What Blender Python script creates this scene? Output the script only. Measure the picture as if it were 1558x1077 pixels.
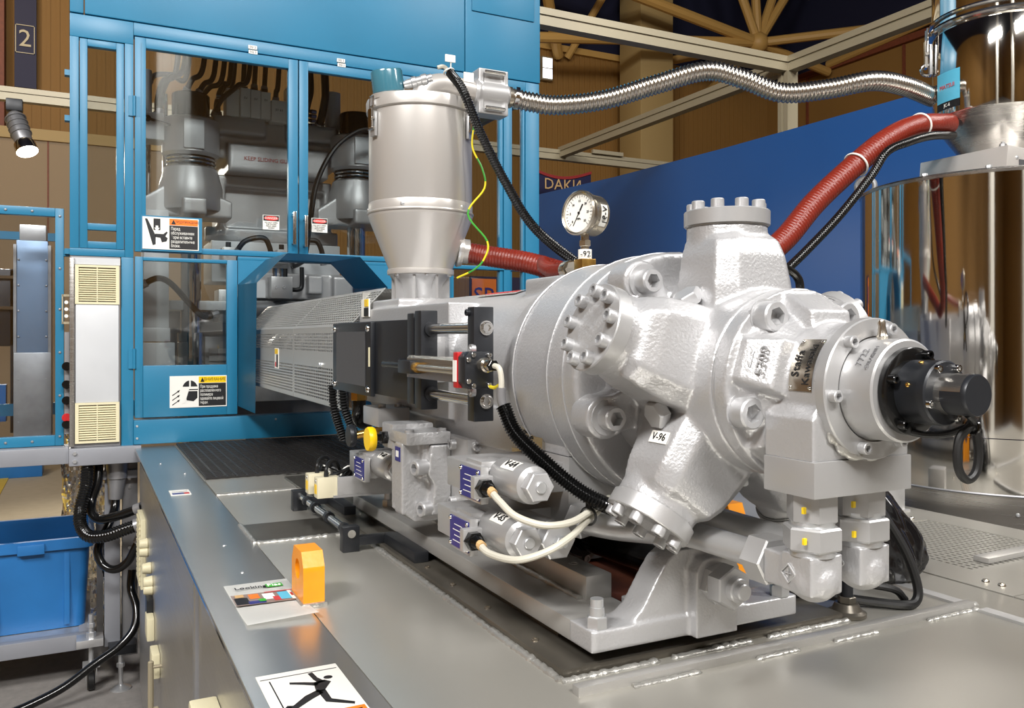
import bpy, bmesh, math, random
from mathutils import Vector, Matrix

random.seed(7)
for o in list(bpy.data.objects):
    bpy.data.objects.remove(o)
scene = bpy.context.scene
COL = scene.collection
R = math.radians

# ------------------------------------------------------------------ camera
cam_d = bpy.data.cameras.new('camera')
cam = bpy.data.objects.new('camera', cam_d)
COL.objects.link(cam)
cam.location = (0, 0, 1.6)
cam.rotation_euler = (R(90), 0, R(-26.8))
cam_d.sensor_width = 36
cam_d.lens = 1290 / 1558 * 36
cam_d.shift_y = -26.5 / 1558
cam_d.clip_start = 0.05
cam_d.clip_end = 200
scene.camera = cam

# ------------------------------------------------------------------ world, lights, exposure
world = bpy.data.worlds.new('hall_air')
scene.world = world
world.use_nodes = True
bg = world.node_tree.nodes['Background']
bg.inputs[0].default_value = (1.0, 0.95, 0.88, 1)
bg.inputs[1].default_value = 0.0   # closed hall: no sky


def area(name, loc, aim, size, watts, col=(1, 1, 1), size_y=None):
    d = bpy.data.lights.new(name, 'AREA')
    d.energy = watts
    d.color = col
    d.size = size
    if size_y:
        d.shape = 'RECTANGLE'
        d.size_y = size_y
    else:
        d.shape = 'DISK'
    o = bpy.data.objects.new(name, d)
    COL.objects.link(o)
    o.location = loc
    o.rotation_euler = (Vector(aim) - Vector(loc)).to_track_quat('-Z', 'Y').to_euler()
    return o


# rows of high-bay luminaires under the hall roof, all outside the picture
area('hall_lamp_left_offscreen', (-4.5, -1.5, 7.0), (0.5, 3.4, 1.2), 3.0, 800, (1.0, 0.98, 0.96), 0.8)
area('hall_lamp_behind_offscreen', (0.3, -4.6, 7.0), (1.0, 2.0, 1.2), 3.0, 700, (1.0, 0.98, 0.96), 0.8)
area('hall_lamp_right_offscreen', (6.0, -2.2, 7.0), (2.0, 2.2, 1.2), 0.8, 320, (1.0, 0.98, 0.95), 3.0)
area('hall_lamp_far_right_offscreen', (6.5, 9.0, 7.6), (8.5, 14, 4.0), 1.6, 20, (1.0, 0.78, 0.50))
area('hall_lamp_far_left_offscreen', (-1.5, 9.5, 7.6), (-1.0, 14, 3.0), 1.6, 80, (1.0, 0.80, 0.52))

scene.view_settings.view_transform = 'Standard'
scene.view_settings.look = 'None'
scene.view_settings.gamma = 1
scene.view_settings.use_curve_mapping = False
scene.view_settings.exposure = 0.0

# ------------------------------------------------------------------ materials


def srgb(r, g, b):
    f = lambda c: (c / 255 / 12.92) if c / 255 <= 0.04045 else ((c / 255 + 0.055) / 1.055) ** 2.4
    return (f(r), f(g), f(b))


def mk(name, col, met=0.0, rough=0.5, bump=None, var=None, brush=None, coat=0.0, emit=None, spec=0.5):
    m = bpy.data.materials.new(name)
    m.use_nodes = True
    nt = m.node_tree
    b = nt.nodes['Principled BSDF']
    b.inputs['Base Color'].default_value = (*col, 1)
    b.inputs['Metallic'].default_value = met
    b.inputs['Roughness'].default_value = rough
    b.inputs['Specular IOR Level'].default_value = spec
    if coat:
        b.inputs['Coat Weight'].default_value = coat
        b.inputs['Coat Roughness'].default_value = 0.12
    tc = nt.nodes.new('ShaderNodeTexCoord')
    if var:
        n = nt.nodes.new('ShaderNodeTexNoise')
        n.inputs['Scale'].default_value = var[0]
        n.inputs['Detail'].default_value = 6
        nt.links.new(tc.outputs['Object'], n.inputs['Vector'])
        r = nt.nodes.new('ShaderNodeValToRGB')
        r.color_ramp.interpolation = 'EASE'
        k = var[1]
        r.color_ramp.elements[0].position = 0.15
        r.color_ramp.elements[1].position = 0.85
        r.color_ramp.elements[0].color = (*[max(0, c * (1 - k)) for c in col], 1)
        r.color_ramp.elements[1].color = (*[min(1, c * (1 + k)) for c in col], 1)
        nt.links.new(n.outputs['Fac'], r.inputs['Fac'])
        nt.links.new(r.outputs['Color'], b.inputs['Base Color'])
    if bump:
        n = nt.nodes.new('ShaderNodeTexNoise')
        n.inputs['Scale'].default_value = bump[0]
        n.inputs['Detail'].default_value = 3
        nt.links.new(tc.outputs['Object'], n.inputs['Vector'])
        bp = nt.nodes.new('ShaderNodeBump')
        bp.inputs['Strength'].default_value = bump[1]
        bp.inputs['Distance'].default_value = bump[2] if len(bump) > 2 else 0.001
        nt.links.new(n.outputs['Fac'], bp.inputs['Height'])
        nt.links.new(bp.outputs['Normal'], b.inputs['Normal'])
    if brush:   # stretched noise drives the gloss: (scale xyz, low rough, high rough)
        mp = nt.nodes.new('ShaderNodeMapping')
        mp.inputs['Scale'].default_value = brush[0]
        nt.links.new(tc.outputs['Object'], mp.inputs['Vector'])
        n = nt.nodes.new('ShaderNodeTexNoise')
        n.inputs['Scale'].default_value = 1
        n.inputs['Detail'].default_value = 4
        nt.links.new(mp.outputs['Vector'], n.inputs['Vector'])
        r = nt.nodes.new('ShaderNodeMapRange')
        r.inputs['From Min'].default_value = 0.1
        r.inputs['From Max'].default_value = 0.9
        r.inputs['To Min'].default_value = brush[1]
        r.inputs['To Max'].default_value = brush[2]
        nt.links.new(n.outputs['Fac'], r.inputs['Value'])
        nt.links.new(r.outputs['Result'], b.inputs['Roughness'])
    if emit:
        b.inputs['Emission Color'].default_value = (*emit[0], 1)
        b.inputs['Emission Strength'].default_value = emit[1]
    return m


def mk_glass(name, tint, refl=0.08):
    m = bpy.data.materials.new(name)
    m.use_nodes = True
    nt = m.node_tree
    nt.nodes.remove(nt.nodes['Principled BSDF'])
    out = nt.nodes['Material Output']
    t = nt.nodes.new('ShaderNodeBsdfTransparent')
    t.inputs[0].default_value = (*tint, 1)
    g = nt.nodes.new('ShaderNodeBsdfGlossy')
    g.inputs['Roughness'].default_value = 0.03
    g.inputs[0].default_value = (1, 1, 1, 1)
    f = nt.nodes.new('ShaderNodeLayerWeight')
    f.inputs[0].default_value = 0.25
    mm = nt.nodes.new('ShaderNodeMath')
    mm.operation = 'MULTIPLY_ADD'
    mm.inputs[1].default_value = 0.5
    mm.inputs[2].default_value = refl
    nt.links.new(f.outputs['Fresnel'], mm.inputs[0])
    mx = nt.nodes.new('ShaderNodeMixShader')
    nt.links.new(mm.outputs[0], mx.inputs[0])
    nt.links.new(t.outputs[0], mx.inputs[1])
    nt.links.new(g.outputs[0], mx.inputs[2])
    nt.links.new(mx.outputs[0], out.inputs['Surface'])
    return m


MAT = dict(
    cast=mk('silver_cast_paint', (.50, .498, .503), .48, .35, bump=(230, .6, .0013)),
    castrough=mk('silver_rough_cast_paint', (.48, .478, .48), .45, .40, bump=(120, .8, .0025)),
    silver=mk('silver_paint', (.46, .457, .455), .5, .34, bump=(500, .15, .0006)),
    hopper=mk('hopper_silver_paint', (.52, .495, .465), .45, .34, bump=(700, .12, .0005)),
    greypaint=mk('light_grey_paint', srgb(196, 198, 200), .1, .4, var=(5, .05)),
    deck=mk('steel_deck', (.40, .385, .345), .55, .3, var=(2.2, .05)),
    deckedge=mk('stainless_strip', (.50, .50, .49), .85, .28, var=(2.5, .06)),
    plate=mk('dark_oiled_plate', (.16, .145, .12), .7, .30, var=(6, .25)),
    baseplate=mk('grey_metal_paint', (.42, .41, .39), .5, .33, var=(8, .08), bump=(160, .3, .001)),
    weld=mk('weld_bead', (.46, .45, .42), .7, .36, bump=(70, .8, .004)),
    stainless=mk('brushed_stainless', (.52, .50, .47), .95, .27, brush=((3, 3, 180), .18, .33)),
    stainless_dark=mk('dull_stainless_side', (.50, .49, .47), .9, .36, brush=((3, 3, 90), .28, .42), var=(2, .06)),
    mirror=mk('mirror_stainless', (.80, .77, .72), 1.0, .05, brush=((14, 14, 1.5), .03, .10), bump=(5, .02, .004)),
    chrome=mk('chrome_steel', (.72, .71, .69), 1.0, .14),
    hose=mk('stainless_hose', (.60, .57, .52), 1.0, .24),
    bolt=mk('zinc_bolt', (.60, .61, .62), .75, .32),
    silverbolt=mk('painted_bolt', (.50, .50, .505), .5, .32, bump=(300, .25, .0006)),
    blue=mk('cyan_blue_paint', srgb(34, 114, 149), 0, .38, bump=(260, .22, .0006), var=(3, .05)),
    bluewall=mk('royal_blue_panel', srgb(36, 84, 146), 0, .34, var=(1.2, .04)),
    teal=mk('teal_motor_paint', srgb(58, 108, 124), 0, .2, coat=.5),
    black=mk('black_anodised', srgb(34, 36, 40), .2, .38, bump=(400, .1, .0005)),
    blackgloss=mk('black_gloss', srgb(18, 18, 18), .1, .16),
    rubber=mk('black_rubber', srgb(22, 22, 22), 0, .45),
    rubbermat=mk('rubber_mat', srgb(34, 32, 31), 0, .5, bump=(200, .3, .001)),
    rubberdark=mk('dull_black_cover', srgb(70, 70, 72), 0, .5),
    glass=mk_glass('door_glass', (.86, .88, .88)),
    glass2=mk_glass('acrylic_guard', (.88, .90, .92), .10),
    red=mk('red_silicone_hose', srgb(118, 36, 22), 0, .3, bump=(260, .5, .002)),
    redplastic=mk('red_plastic', srgb(176, 30, 34), 0, .35),
    brass=mk('brass', srgb(200, 158, 84), .9, .25),
    nickel=mk('nickel', (.58, .53, .45), .95, .22),
    white=mk('white_label', srgb(232, 230, 222), 0, .45),
    cream=mk('cream_plastic', srgb(214, 206, 172), 0, .42),
    beige=mk('beige_switch', srgb(206, 198, 170), 0, .42),
    paper=mk('coated_paper', srgb(244, 244, 240), 0, .3),
    ink=mk('black_ink', srgb(18, 18, 20), 0, .5),
    orange=mk('orange_paint', srgb(240, 150, 20), 0, .32, var=(20, .08), bump=(90, .25, .001)),
    orangelabel=mk('orange_label', srgb(238, 120, 30), 0, .4),
    yellow=mk('yellow_plastic', srgb(244, 200, 14), 0, .32),
    yellowmark=mk('yellow_mark', srgb(240, 205, 30), 0, .5),
    labelblue=mk('blue_type_plate', srgb(38, 42, 120), .1, .35),
    green=mk('green_print', srgb(60, 170, 50), 0, .4),
    cable=mk('grey_cable', srgb(190, 186, 172), 0, .4),
    earth=mk('earth_wire_yellow', srgb(226, 206, 30), 0, .4),
    earthg=mk('earth_wire_green', srgb(60, 150, 50), 0, .4),
    bin=mk('blue_bin_plastic', srgb(36, 106, 168), 0, .38, var=(5, .12)),
    floor=mk('grey_carpet', srgb(128, 124, 120), 0, .9, var=(30, .12), bump=(300, .5, .003)),
    walkway=mk('beige_walkway', srgb(176, 164, 142), 0, .8, var=(12, .06)),
    yellowfloor=mk('yellow_carpet', srgb(206, 176, 70), 0, .9, var=(20, .1)),
    hallwall=mk('tan_hall_wall', srgb(142, 104, 50), 0, .7, var=(.6, .06)),
    ceil=mk('navy_roof', srgb(16, 18, 46), 0, .9),
    truss=mk('ochre_truss_paint', srgb(190, 150, 84), 0, .5),
    column=mk('column_paint', srgb(172, 146, 96), 0, .6),
    alu=mk('white_aluminium_profile', srgb(158, 148, 124), .2, .4),
    partition=mk('taupe_partition', srgb(150, 130, 104), 0, .7),
    navy=mk('navy_banner', srgb(14, 16, 60), 0, .6),
    bannerred=mk('dark_red_print', srgb(140, 30, 30), 0, .6),
    gold=mk('tan_print', srgb(196, 160, 110), 0, .6),
    lamp=mk('lit_lamp', (1, .97, .9), 0, .5, emit=((1, .95, .85), 14)),
    lampwin=mk('lit_window', (.9, .9, .95), 0, .5, emit=((.85, .9, 1), 1.6)),
    film=mk_glass('crumpled_film', (.82, .80, .76), .34),
    plastbag=mk('black_plastic_bag', srgb(16, 16, 18), 0, .18),
    brown=mk('rusty_primer', srgb(120, 62, 40), 0, .6, var=(20, .2)),
    redprint=mk('red_print', srgb(190, 60, 60), 0, .5),
    lightblue=mk('pale_blue_label', srgb(90, 180, 210), 0, .35),
    dangerred=mk('danger_red', srgb(206, 40, 34), 0, .4),
    photo=mk('printed_photo', srgb(140, 120, 110), 0, .3),
    galv=mk('galvanised', (.55, .55, .55), .7, .4, var=(14, .15)),
    frost=mk('pale_plastic_panel', srgb(150, 176, 205), .4, .38, var=(3, .15)),
    sheet=mk('perforated_sheet', (.54, .53, .50), .65, .38),
    midgrey=mk('mid_grey_paint', srgb(142, 144, 150), .2, .42, var=(6, .06)),
    greysteel=mk('grey_steel', (.30, .30, .31), .6, .4, var=(8, .1)),
)
# ------------------------------------------------------------------ helpers
ORIG = {}


def V(*a):
    return Vector(a)


def frame_from(p, d, up=None):
    """Matrix with local Z along d, origin p."""
    d = Vector(d).normalized()
    if up is None:
        up = Vector((0, 0, 1)) if abs(d.z) < .95 else Vector((0, 1, 0))
    x = Vector(up).cross(d)
    x.normalize()
    y = d.cross(x)
    m = Matrix((x, y, d)).transposed().to_4x4()
    m.translation = Vector(p)
    return m


def tag(o, label=None, cat=None, group=None, kind=None):
    if label:
        o['label'] = label
    if cat:
        o['category'] = cat
    if group:
        o['group'] = group
    if kind:
        o['kind'] = kind
    return o


def thing(name, label, cat, loc, group=None, kind=None):
    o = bpy.data.objects.new(name, None)
    o.empty_display_size = .05
    COL.objects.link(o)
    o.location = loc
    ORIG[o] = Vector(loc)
    return tag(o, label, cat, group, kind)


def smooth_mesh(me, ang=35):
    if len(me.polygons):
        me.polygons.foreach_set('use_smooth', [True] * len(me.polygons))
        me.set_sharp_from_angle(angle=R(ang))


def link(name, me, parent, orig=None):
    o = bpy.data.objects.new(name, me)
    COL.objects.link(o)
    if parent is not None:
        o.parent = parent
        ORIG[o] = ORIG[parent]
    else:
        o.location = orig
        ORIG[o] = Vector(orig)
    return o


class MB:
    def __init__(self):
        self.bm = bmesh.new()

    # every primitive is given in world coordinates
    def box(self, x0, x1, y0, y1, z0, z1, m=None):
        vs = [self.bm.verts.new(V(x, y, z)) for x in (x0, x1) for y in (y0, y1) for z in (z0, z1)]
        if m is not None:
            for v in vs:
                v.co = m @ v.co
        for f in ((0, 1, 3, 2), (4, 6, 7, 5), (0, 4, 5, 1), (2, 3, 7, 6), (0, 2, 6, 4), (1, 5, 7, 3)):
            self.bm.faces.new([vs[i] for i in f])
        return self

    def obox(self, c, xd, yd, hx, hy, hz):
        """box centred at c, axes xd, yd, xd x yd with half sizes"""
        xd = Vector(xd).normalized()
        yd = Vector(yd).normalized()
        zd = xd.cross(yd)
        m = Matrix((xd, yd, zd)).transposed().to_4x4()
        m.translation = Vector(c)
        return self.box(-hx, hx, -hy, hy, -hz, hz, m)

    def lathe(self, prof, p, d, seg=32, up=None, ang0=0.0):
        """prof: [(radius, height along d)]"""
        m = frame_from(p, d, up)
        rings = []
        for r, h in prof:
            if r < 1e-6:
                rings.append([self.bm.verts.new(m @ V(0, 0, h))])
            else:
                rings.append([self.bm.verts.new(m @ V(r * math.cos(ang0 + 2 * math.pi * i / seg), r * math.sin(ang0 + 2 * math.pi * i / seg), h)) for i in range(seg)])
        for a, b in zip(rings, rings[1:]):
            for i in range(seg):
                j = (i + 1) % seg
                if len(a) == 1 and len(b) == 1:
                    continue
                if len(a) == 1:
                    self.bm.faces.new((a[0], b[j], b[i]))
                elif len(b) == 1:
                    self.bm.faces.new((a[i], a[j], b[0]))
                else:
                    self.bm.faces.new((a[i], a[j], b[j], b[i]))
        if len(rings[0]) > 1:
            self.bm.faces.new(list(reversed(rings[0])))
        if len(rings[-1]) > 1:
            self.bm.faces.new(rings[-1])
        return self

    def cyl(self, p0, p1, r, r1=None, seg=24, ch=0.0):
        p0, p1 = Vector(p0), Vector(p1)
        L = (p1 - p0).length
        r1 = r if r1 is None else r1
        if ch:
            pr = [(r - ch, 0), (r, ch), (r1, L - ch), (r1 - ch, L)]
        else:
            pr = [(r, 0), (r1, L)]
        return self.lathe(pr, p0, p1 - p0, seg)

    def hexp(self, p0, p1, r, ang0=0.0):
        p0, p1 = Vector(p0), Vector(p1)
        L = (p1 - p0).length
        c = r * .07
        return self.lathe([(r - c, 0), (r, c), (r, L - c), (r - c, L)], p0, p1 - p0, 6, ang0=ang0)

    def tube(self, pts, r, seg=12, caps=True, rad=None):
        pts = [Vector(p) for p in pts]
        n = len(pts)
        tang = []
        for i in range(n):
            t = pts[min(i + 1, n - 1)] - pts[max(i - 1, 0)]
            tang.append(t.normalized())
        t = tang[0]
        ref = Vector((0, 0, 1)) if abs(t.z) < .9 else Vector((1, 0, 0))
        x = ref.cross(t).normalized()
        rings = []
        for i in range(n):
            t = tang[i]
            x = (x - t * x.dot(t)).normalized()
            y = t.cross(x)
            rr = rad[i] if rad else r
            rings.append([self.bm.verts.new(pts[i] + (x * math.cos(2 * math.pi * k / seg) + y * math.sin(2 * math.pi * k / seg)) * rr) for k in range(seg)])
        for a, b in zip(rings, rings[1:]):
            for k in range(seg):
                j = (k + 1) % seg
                self.bm.faces.new((a[k], a[j], b[j], b[k]))
        if caps:
            self.bm.faces.new(list(reversed(rings[0])))
            self.bm.faces.new(rings[-1])
        return self

    def prism(self, poly, axis, a0, a1):
        """poly in the two other axes in cyclic order x:(y,z) y:(x,z) z:(x,y)"""
        def pt(u, v, a):
            return {'x': V(a, u, v), 'y': V(u, a, v), 'z': V(u, v, a)}[axis]
        A = [self.bm.verts.new(pt(u, v, a0)) for u, v in poly]
        B = [self.bm.verts.new(pt(u, v, a1)) for u, v in poly]
        n = len(poly)
        for i in range(n):
            j = (i + 1) % n
            self.bm.faces.new((A[i], A[j], B[j], B[i]))
        self.bm.faces.new(list(reversed(A)))
        self.bm.faces.new(B)
        return self

    def ring(self, p, d, r0, r1, h, seg=32):
        """flat washer / pipe with hole, r0 inner, r1 outer"""
        m = frame_from(p, d)
        def rg(r, z):
            return [self.bm.verts.new(m @ V(r * math.cos(2 * math.pi * i / seg), r * math.sin(2 * math.pi * i / seg), z)) for i in range(seg)]
        a, b, c, e = rg(r1, 0), rg(r1, h), rg(r0, h), rg(r0, 0)
        for P, Q in ((a, b), (b, c), (c, e), (e, a)):
            for i in range(seg):
                j = (i + 1) % seg
                self.bm.faces.new((P[i], P[j], Q[j], Q[i]))
        return self

    def torus(self, p, d, Rr, r, seg=28, ss=10, a0=0, a1=360):
        m = frame_from(p, d)
        n = seg
        pts = [m @ V(Rr * math.cos(R(a0 + (a1 - a0) * i / n)), Rr * math.sin(R(a0 + (a1 - a0) * i / n)), 0) for i in range(n + 1)]
        return self.tube(pts, r, ss)

    def sphere(self, c, r, sx=1, sy=1, sz=1, seg=16):
        m = Matrix.Translation(Vector(c)) @ Matrix.Diagonal((sx, sy, sz, 1))
        bmesh.ops.create_uvsphere(self.bm, u_segments=seg, v_segments=max(6, seg // 2), radius=r, matrix=m)
        return self

    def quad(self, a, b, c, d):
        self.bm.faces.new([self.bm.verts.new(Vector(p)) for p in (a, b, c, d)])
        return self

    def mesh(self, name, mat, origin, bevel=0, bseg=2, ang=35, bang=30):
        bm = self.bm
        if bevel:
            bm.normal_update()
            bmesh.ops.recalc_face_normals(bm, faces=bm.faces)
            ed = [e for e in bm.edges if len(e.link_faces) == 2 and e.calc_face_angle(0) > R(bang)]
            bmesh.ops.bevel(bm, geom=ed, offset=bevel, segments=bseg, profile=.6, affect='EDGES', clamp_overlap=True)
        bmesh.ops.recalc_face_normals(bm, faces=bm.faces)
        o = Vector(origin)
        for v in bm.verts:
            v.co -= o
        me = bpy.data.meshes.new(name)
        bm.to_mesh(me)
        bm.free()
        me.materials.append(MAT[mat])
        smooth_mesh(me, ang)
        return me

    def build(self, name, mat, parent=None, bevel=0, bseg=2, ang=35, bang=30, label=None, cat=None, group=None, kind=None, origin=None):
        if parent is not None:
            og = ORIG[parent]
        elif origin is not None:
            og = Vector(origin)
        else:
            co = [v.co for v in self.bm.verts]
            og = V((min(c.x for c in co) + max(c.x for c in co)) / 2, (min(c.y for c in co) + max(c.y for c in co)) / 2, min(c.z for c in co))
        me = self.mesh(name, mat, og, bevel, bseg, ang, bang)
        o = link(name, me, parent, og)
        return tag(o, label, cat, group, kind)

    def cast(self, name, mat, parent, voxel=.004, it=6, fac=.5, label=None):
        """melt the overlapping pieces into one casting with filleted joints"""
        og = ORIG[parent]
        me = self.mesh(name, mat, og)
        t = bpy.data.objects.new('tmp', me)
        COL.objects.link(t)
        md = t.modifiers.new('r', 'REMESH')
        md.mode = 'VOXEL'
        md.voxel_size = voxel
        md.use_smooth_shade = True
        s = t.modifiers.new('s', 'SMOOTH')
        s.factor = fac
        s.iterations = it
        dg = bpy.context.evaluated_depsgraph_get()
        me2 = bpy.data.meshes.new_from_object(t.evaluated_get(dg))
        bpy.data.objects.remove(t)
        me2.name = name
        me2.materials.clear()
        me2.materials.append(MAT[mat])
        me2.polygons.foreach_set('use_smooth', [True] * len(me2.polygons))
        return tag(link(name, me2, parent), label)


BOLT = {}


def bolt_mesh(kind, mat):
    k = (kind, mat)
    if k in BOLT:
        return BOLT[k]
    b = MB()
    bm = b.bm
    if kind == 'socket':
        n = 18
        def rg(r, z, hexa=False):
            out = []
            for i in range(n):
                a = 2 * math.pi * i / n
                q = r
                if hexa:
                    w = (a % (math.pi / 3)) - math.pi / 6
                    q = r * math.cos(math.pi / 6) / math.cos(w)
                out.append(bm.verts.new((q * math.cos(a), q * math.sin(a), z)))
            return out
        rs = [rg(1, 0), rg(1, .9), rg(.9, 1), rg(.62, 1, True), rg(.58, .45, True)]
        for A, B in zip(rs, rs[1:]):
            for i in range(n):
                j = (i + 1) % n
                bm.faces.new((A[i], A[j], B[j], B[i]))
        bm.faces.new(rs[-1])
    elif kind == 'hex':
        b.lathe([(1, 0), (1, .85), (.88, 1)], (0, 0, 0), (0, 0, 1), 6)
    elif kind == 'stud':      # hex nut with a threaded end
        b.lathe([(1, 0), (1, .6), (.9, .68)], (0, 0, 0), (0, 0, 1), 6)
        b.lathe([(.52, .6), (.52, .95), (.45, 1.0)], (0, 0, 0), (0, 0, 1), 14)
    elif kind == 'pan':
        b.lathe([(1, 0), (.95, .45), (.7, .85), (.25, 1), (.2, .6), (0, .6)], (0, 0, 0), (0, 0, 1), 14)
    me = b.mesh('bolt', mat, (0, 0, 0))
    BOLT[k] = me
    return me


def bolt(parent, p, d, r, h, kind='socket', mat='silverbolt', name='bolt', spin=0.0):
    me = bolt_mesh(kind, mat)
    o = bpy.data.objects.new(name, me)
    COL.objects.link(o)
    o.parent = parent
    ORIG[o] = ORIG[parent]
    m = frame_from(Vector(p) - ORIG[parent], d) @ Matrix.Rotation(spin, 4, 'Z') @ Matrix.Diagonal((r, r, h, 1))
    o.matrix_local = m
    return o


def text(parent, s, p, xd, yd, size, mat='ink', name='lettering', align='CENTER', squash=1.0, depth=.0004):
    cu = bpy.data.curves.new('t', 'FONT')
    cu.body = s
    cu.size = size
    cu.align_x = align
    cu.align_y = 'CENTER'
    cu.resolution_u = 2
    cu.space_line = .95
    cu.extrude = depth
    t = bpy.data.objects.new('tmp', cu)
    COL.objects.link(t)
    dg = bpy.context.evaluated_depsgraph_get()
    me = bpy.data.meshes.new_from_object(t.evaluated_get(dg))
    bpy.data.objects.remove(t)
    me.materials.clear()
    me.materials.append(MAT[mat])
    xd = Vector(xd).normalized()
    yd = Vector(yd).normalized()
    m = Matrix((xd * squash, yd, xd.cross(yd))).transposed().to_4x4()
    m.translation = Vector(p) - ORIG[parent]
    me.transform(m)
    return link(name, me, parent)


def spline(pts, n=8):
    """Catmull-Rom through the points"""
    pts = [Vector(p) for p in pts]
    P = [pts[0] * 2 - pts[1]] + pts + [pts[-1] * 2 - pts[-2]]
    out = []
    for i in range(1, len(P) - 2):
        a, b, c, d = P[i - 1:i + 3]
        for k in range(n):
            t = k / n
            out.append(.5 * ((2 * b) + (c - a) * t + (2 * a - 5 * b + 4 * c - d) * t * t + (3 * b - a - 3 * c + d) * t ** 3))
    out.append(pts[-1])
    return out


def resample(pts, step):
    out = [pts[0].copy()]
    acc = 0.0
    for a, b in zip(pts, pts[1:]):
        L = (b - a).length
        if L < 1e-9:
            continue
        pos = step - acc
        while pos <= L:
            out.append(a.lerp(b, pos / L))
            pos += step
        acc = L - (pos - step)
    return out


def ribbed(b, pts, r, pitch, amp, seg=14, per=4):
    """corrugated hose"""
    p = resample(spline(pts, 16), pitch / per)
    rad = [r + amp * (math.cos(2 * math.pi * i / per)) for i in range(len(p))]
    return b.tube(p, r, seg, rad=rad)


def copy_tree(o, parent=None):
    c = o.copy()
    COL.objects.link(c)
    c.parent = parent
    for ch in list(o.children):
        copy_tree(ch, c)
    return c


def perforated(b, org, ud, vd, nu, nv, pu, pv, su, sv, thick, nd):
    """sheet with nu x nv slots: pitch pu,pv slot su,sv; real holes; nd = normal, thick"""
    org, ud, vd, nd = Vector(org), Vector(ud).normalized(), Vector(vd).normalized(), Vector(nd).normalized()
    us = [0]
    for i in range(nu):
        us += [i * pu + (pu - su) / 2, i * pu + (pu + su) / 2]
    us.append(nu * pu)
    vs = [0]
    for j in range(nv):
        vs += [j * pv + (pv - sv) / 2, j * pv + (pv + sv) / 2]
    vs.append(nv * pv)
    grid = [[b.bm.verts.new(org + ud * u + vd * v) for v in vs] for u in us]
    fs = []
    for i in range(len(us) - 1):
        for j in range(len(vs) - 1):
            if i % 2 == 1 and j % 2 == 1:
                continue
            fs.append(b.bm.faces.new((grid[i][j], grid[i + 1][j], grid[i + 1][j + 1], grid[i][j + 1])))
    if thick:
        r = bmesh.ops.extrude_face_region(b.bm, geom=fs)
        for v in [g for g in r['geom'] if isinstance(g, bmesh.types.BMVert)]:
            v.co += nd * thick
    return b
# ------------------------------------------------------------------ the hall
MB().box(-9, 15, -7, 15, -.05, 0).build('floor', 'floor', kind='structure')
MB().box(-9, .9, 6.2, 13.9, 0, .012).build('floor', 'walkway', kind='structure')
MB().box(-9, -.75, 4.9, 13.9, .012, .02).build('floor', 'yellowfloor', kind='structure')
wb = thing('wall_back', None, None, (3, 14, 0), kind='structure')
b = MB()
b.box(-9, 13.3, 14, 14.2, 0, 7.0)
b.build('wall_face', 'hallwall', wb)
b = MB()
x = -9.0
while x < 13.2:
    b.box(x, x + .05, 13.985, 14.0, 0, 7.0)
    x += .12
tag(b.build('corrugation', 'hallwall', wb), kind='stuff')
MB().box(-9, 13.3, 13.9, 14.1, 7.0, 7.12).build('trim_1', 'truss', wb)
wr = thing('wall_right', None, None, (13.3, 6, 0), kind='structure')
MB().box(13.3, 13.5, -7, 14, 0, 7.0).build('wall_face', 'hallwall', wr)
MB().box(13.2, 13.4, -7, 14, 6.9, 7.02).build('trim_2', 'brown', wr)
y = -1.0
while y < 13:
    MB().box(13.27, 13.3, y, y + .05, 0, 6.9).build('wall_joint', 'brown', wr)
    y += 2.3
MB().box(-9, 13.3, 14.0, 14.2, 7.0, 9.6).build('wall_upper_back', 'ceil', kind='structure')
MB().box(13.3, 13.5, -7, 14, 7.0, 9.6).build('wall_upper_right', 'ceil', kind='structure')
MB().box(-9.2, 13.5, -7.2, 14.2, 9.6, 9.8).build('ceiling', 'ceil', kind='structure')
MB().box(-9.2, -9, -7, 14, 0, 9.6).build('wall_left', 'hallwall', kind='structure')
MB().box(-9.2, 13.5, -7.2, -7, 0, 9.6).build('wall_front', 'hallwall', kind='structure')
# unseen white pillars, added behind the viewer to give the polished drum reflected streaks
for k, (px_, py_) in enumerate(((-2.2, -4.6), (1.2, -5.2), (4.6, -4.6), (7.2, -2.4), (-4.6, -2.2), (9.0, .6))):
    MB().box(px_ - .22, px_ + .22, py_ - .22, py_ + .22, 0, 9.6).build('added_pillar', 'white', kind='structure', bevel=.03)
c = thing('column', 'tall square ochre column standing against the tan hall wall', 'column', (9.62, 13.35, 0))
MB().box(9.25, 10.0, 13.0, 13.7, 0, 9.6).build('shaft', 'column', c, bevel=.02)
MB().box(9.18, 10.07, 12.93, 13.77, 0, .3).build('base', 'column', c, bevel=.02)

# roof space frame
t = thing('roof_truss', 'ochre tubular roof space frame under the navy hall ceiling', 'truss', (11.37, 12.2, 7.15))
def tt(a, b_, r=.09):
    MB().cyl(a, b_, r, seg=10).build('truss_tube', 'truss', t)
N0 = (11.37, 12.2, 7.15)
tt((5.6, 12.2, 7.95), N0, .10)
tt((6.8, 12.5, 6.62), N0, .09)
for e in ((10.2, 12.2, 9.5), (11.2, 12.2, 9.5), (12.3, 12.2, 9.5), (12.9, 12.0, 9.5), (13.2, 10.6, 7.25), (13.2, 12.2, 6.85), (11.5, 13.9, 6.6), (10.0, 13.9, 7.0)):
    tt(N0, e, .085)
tt((6.6, 12.2, 8.2), (8.0, 13.9, 6.9), .10)
tt((8.9, 12.2, 9.0), (8.2, 13.9, 6.9), .07)
tt((13.2, 7.0, 7.3), (13.2, 12.2, 7.0), .08)
tt((9.0, 12.2, 7.9), (9.6, 13.0, 9.5), .07)
MB().sphere(N0, .2, seg=14).build('truss_node', 'truss', t)

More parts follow.
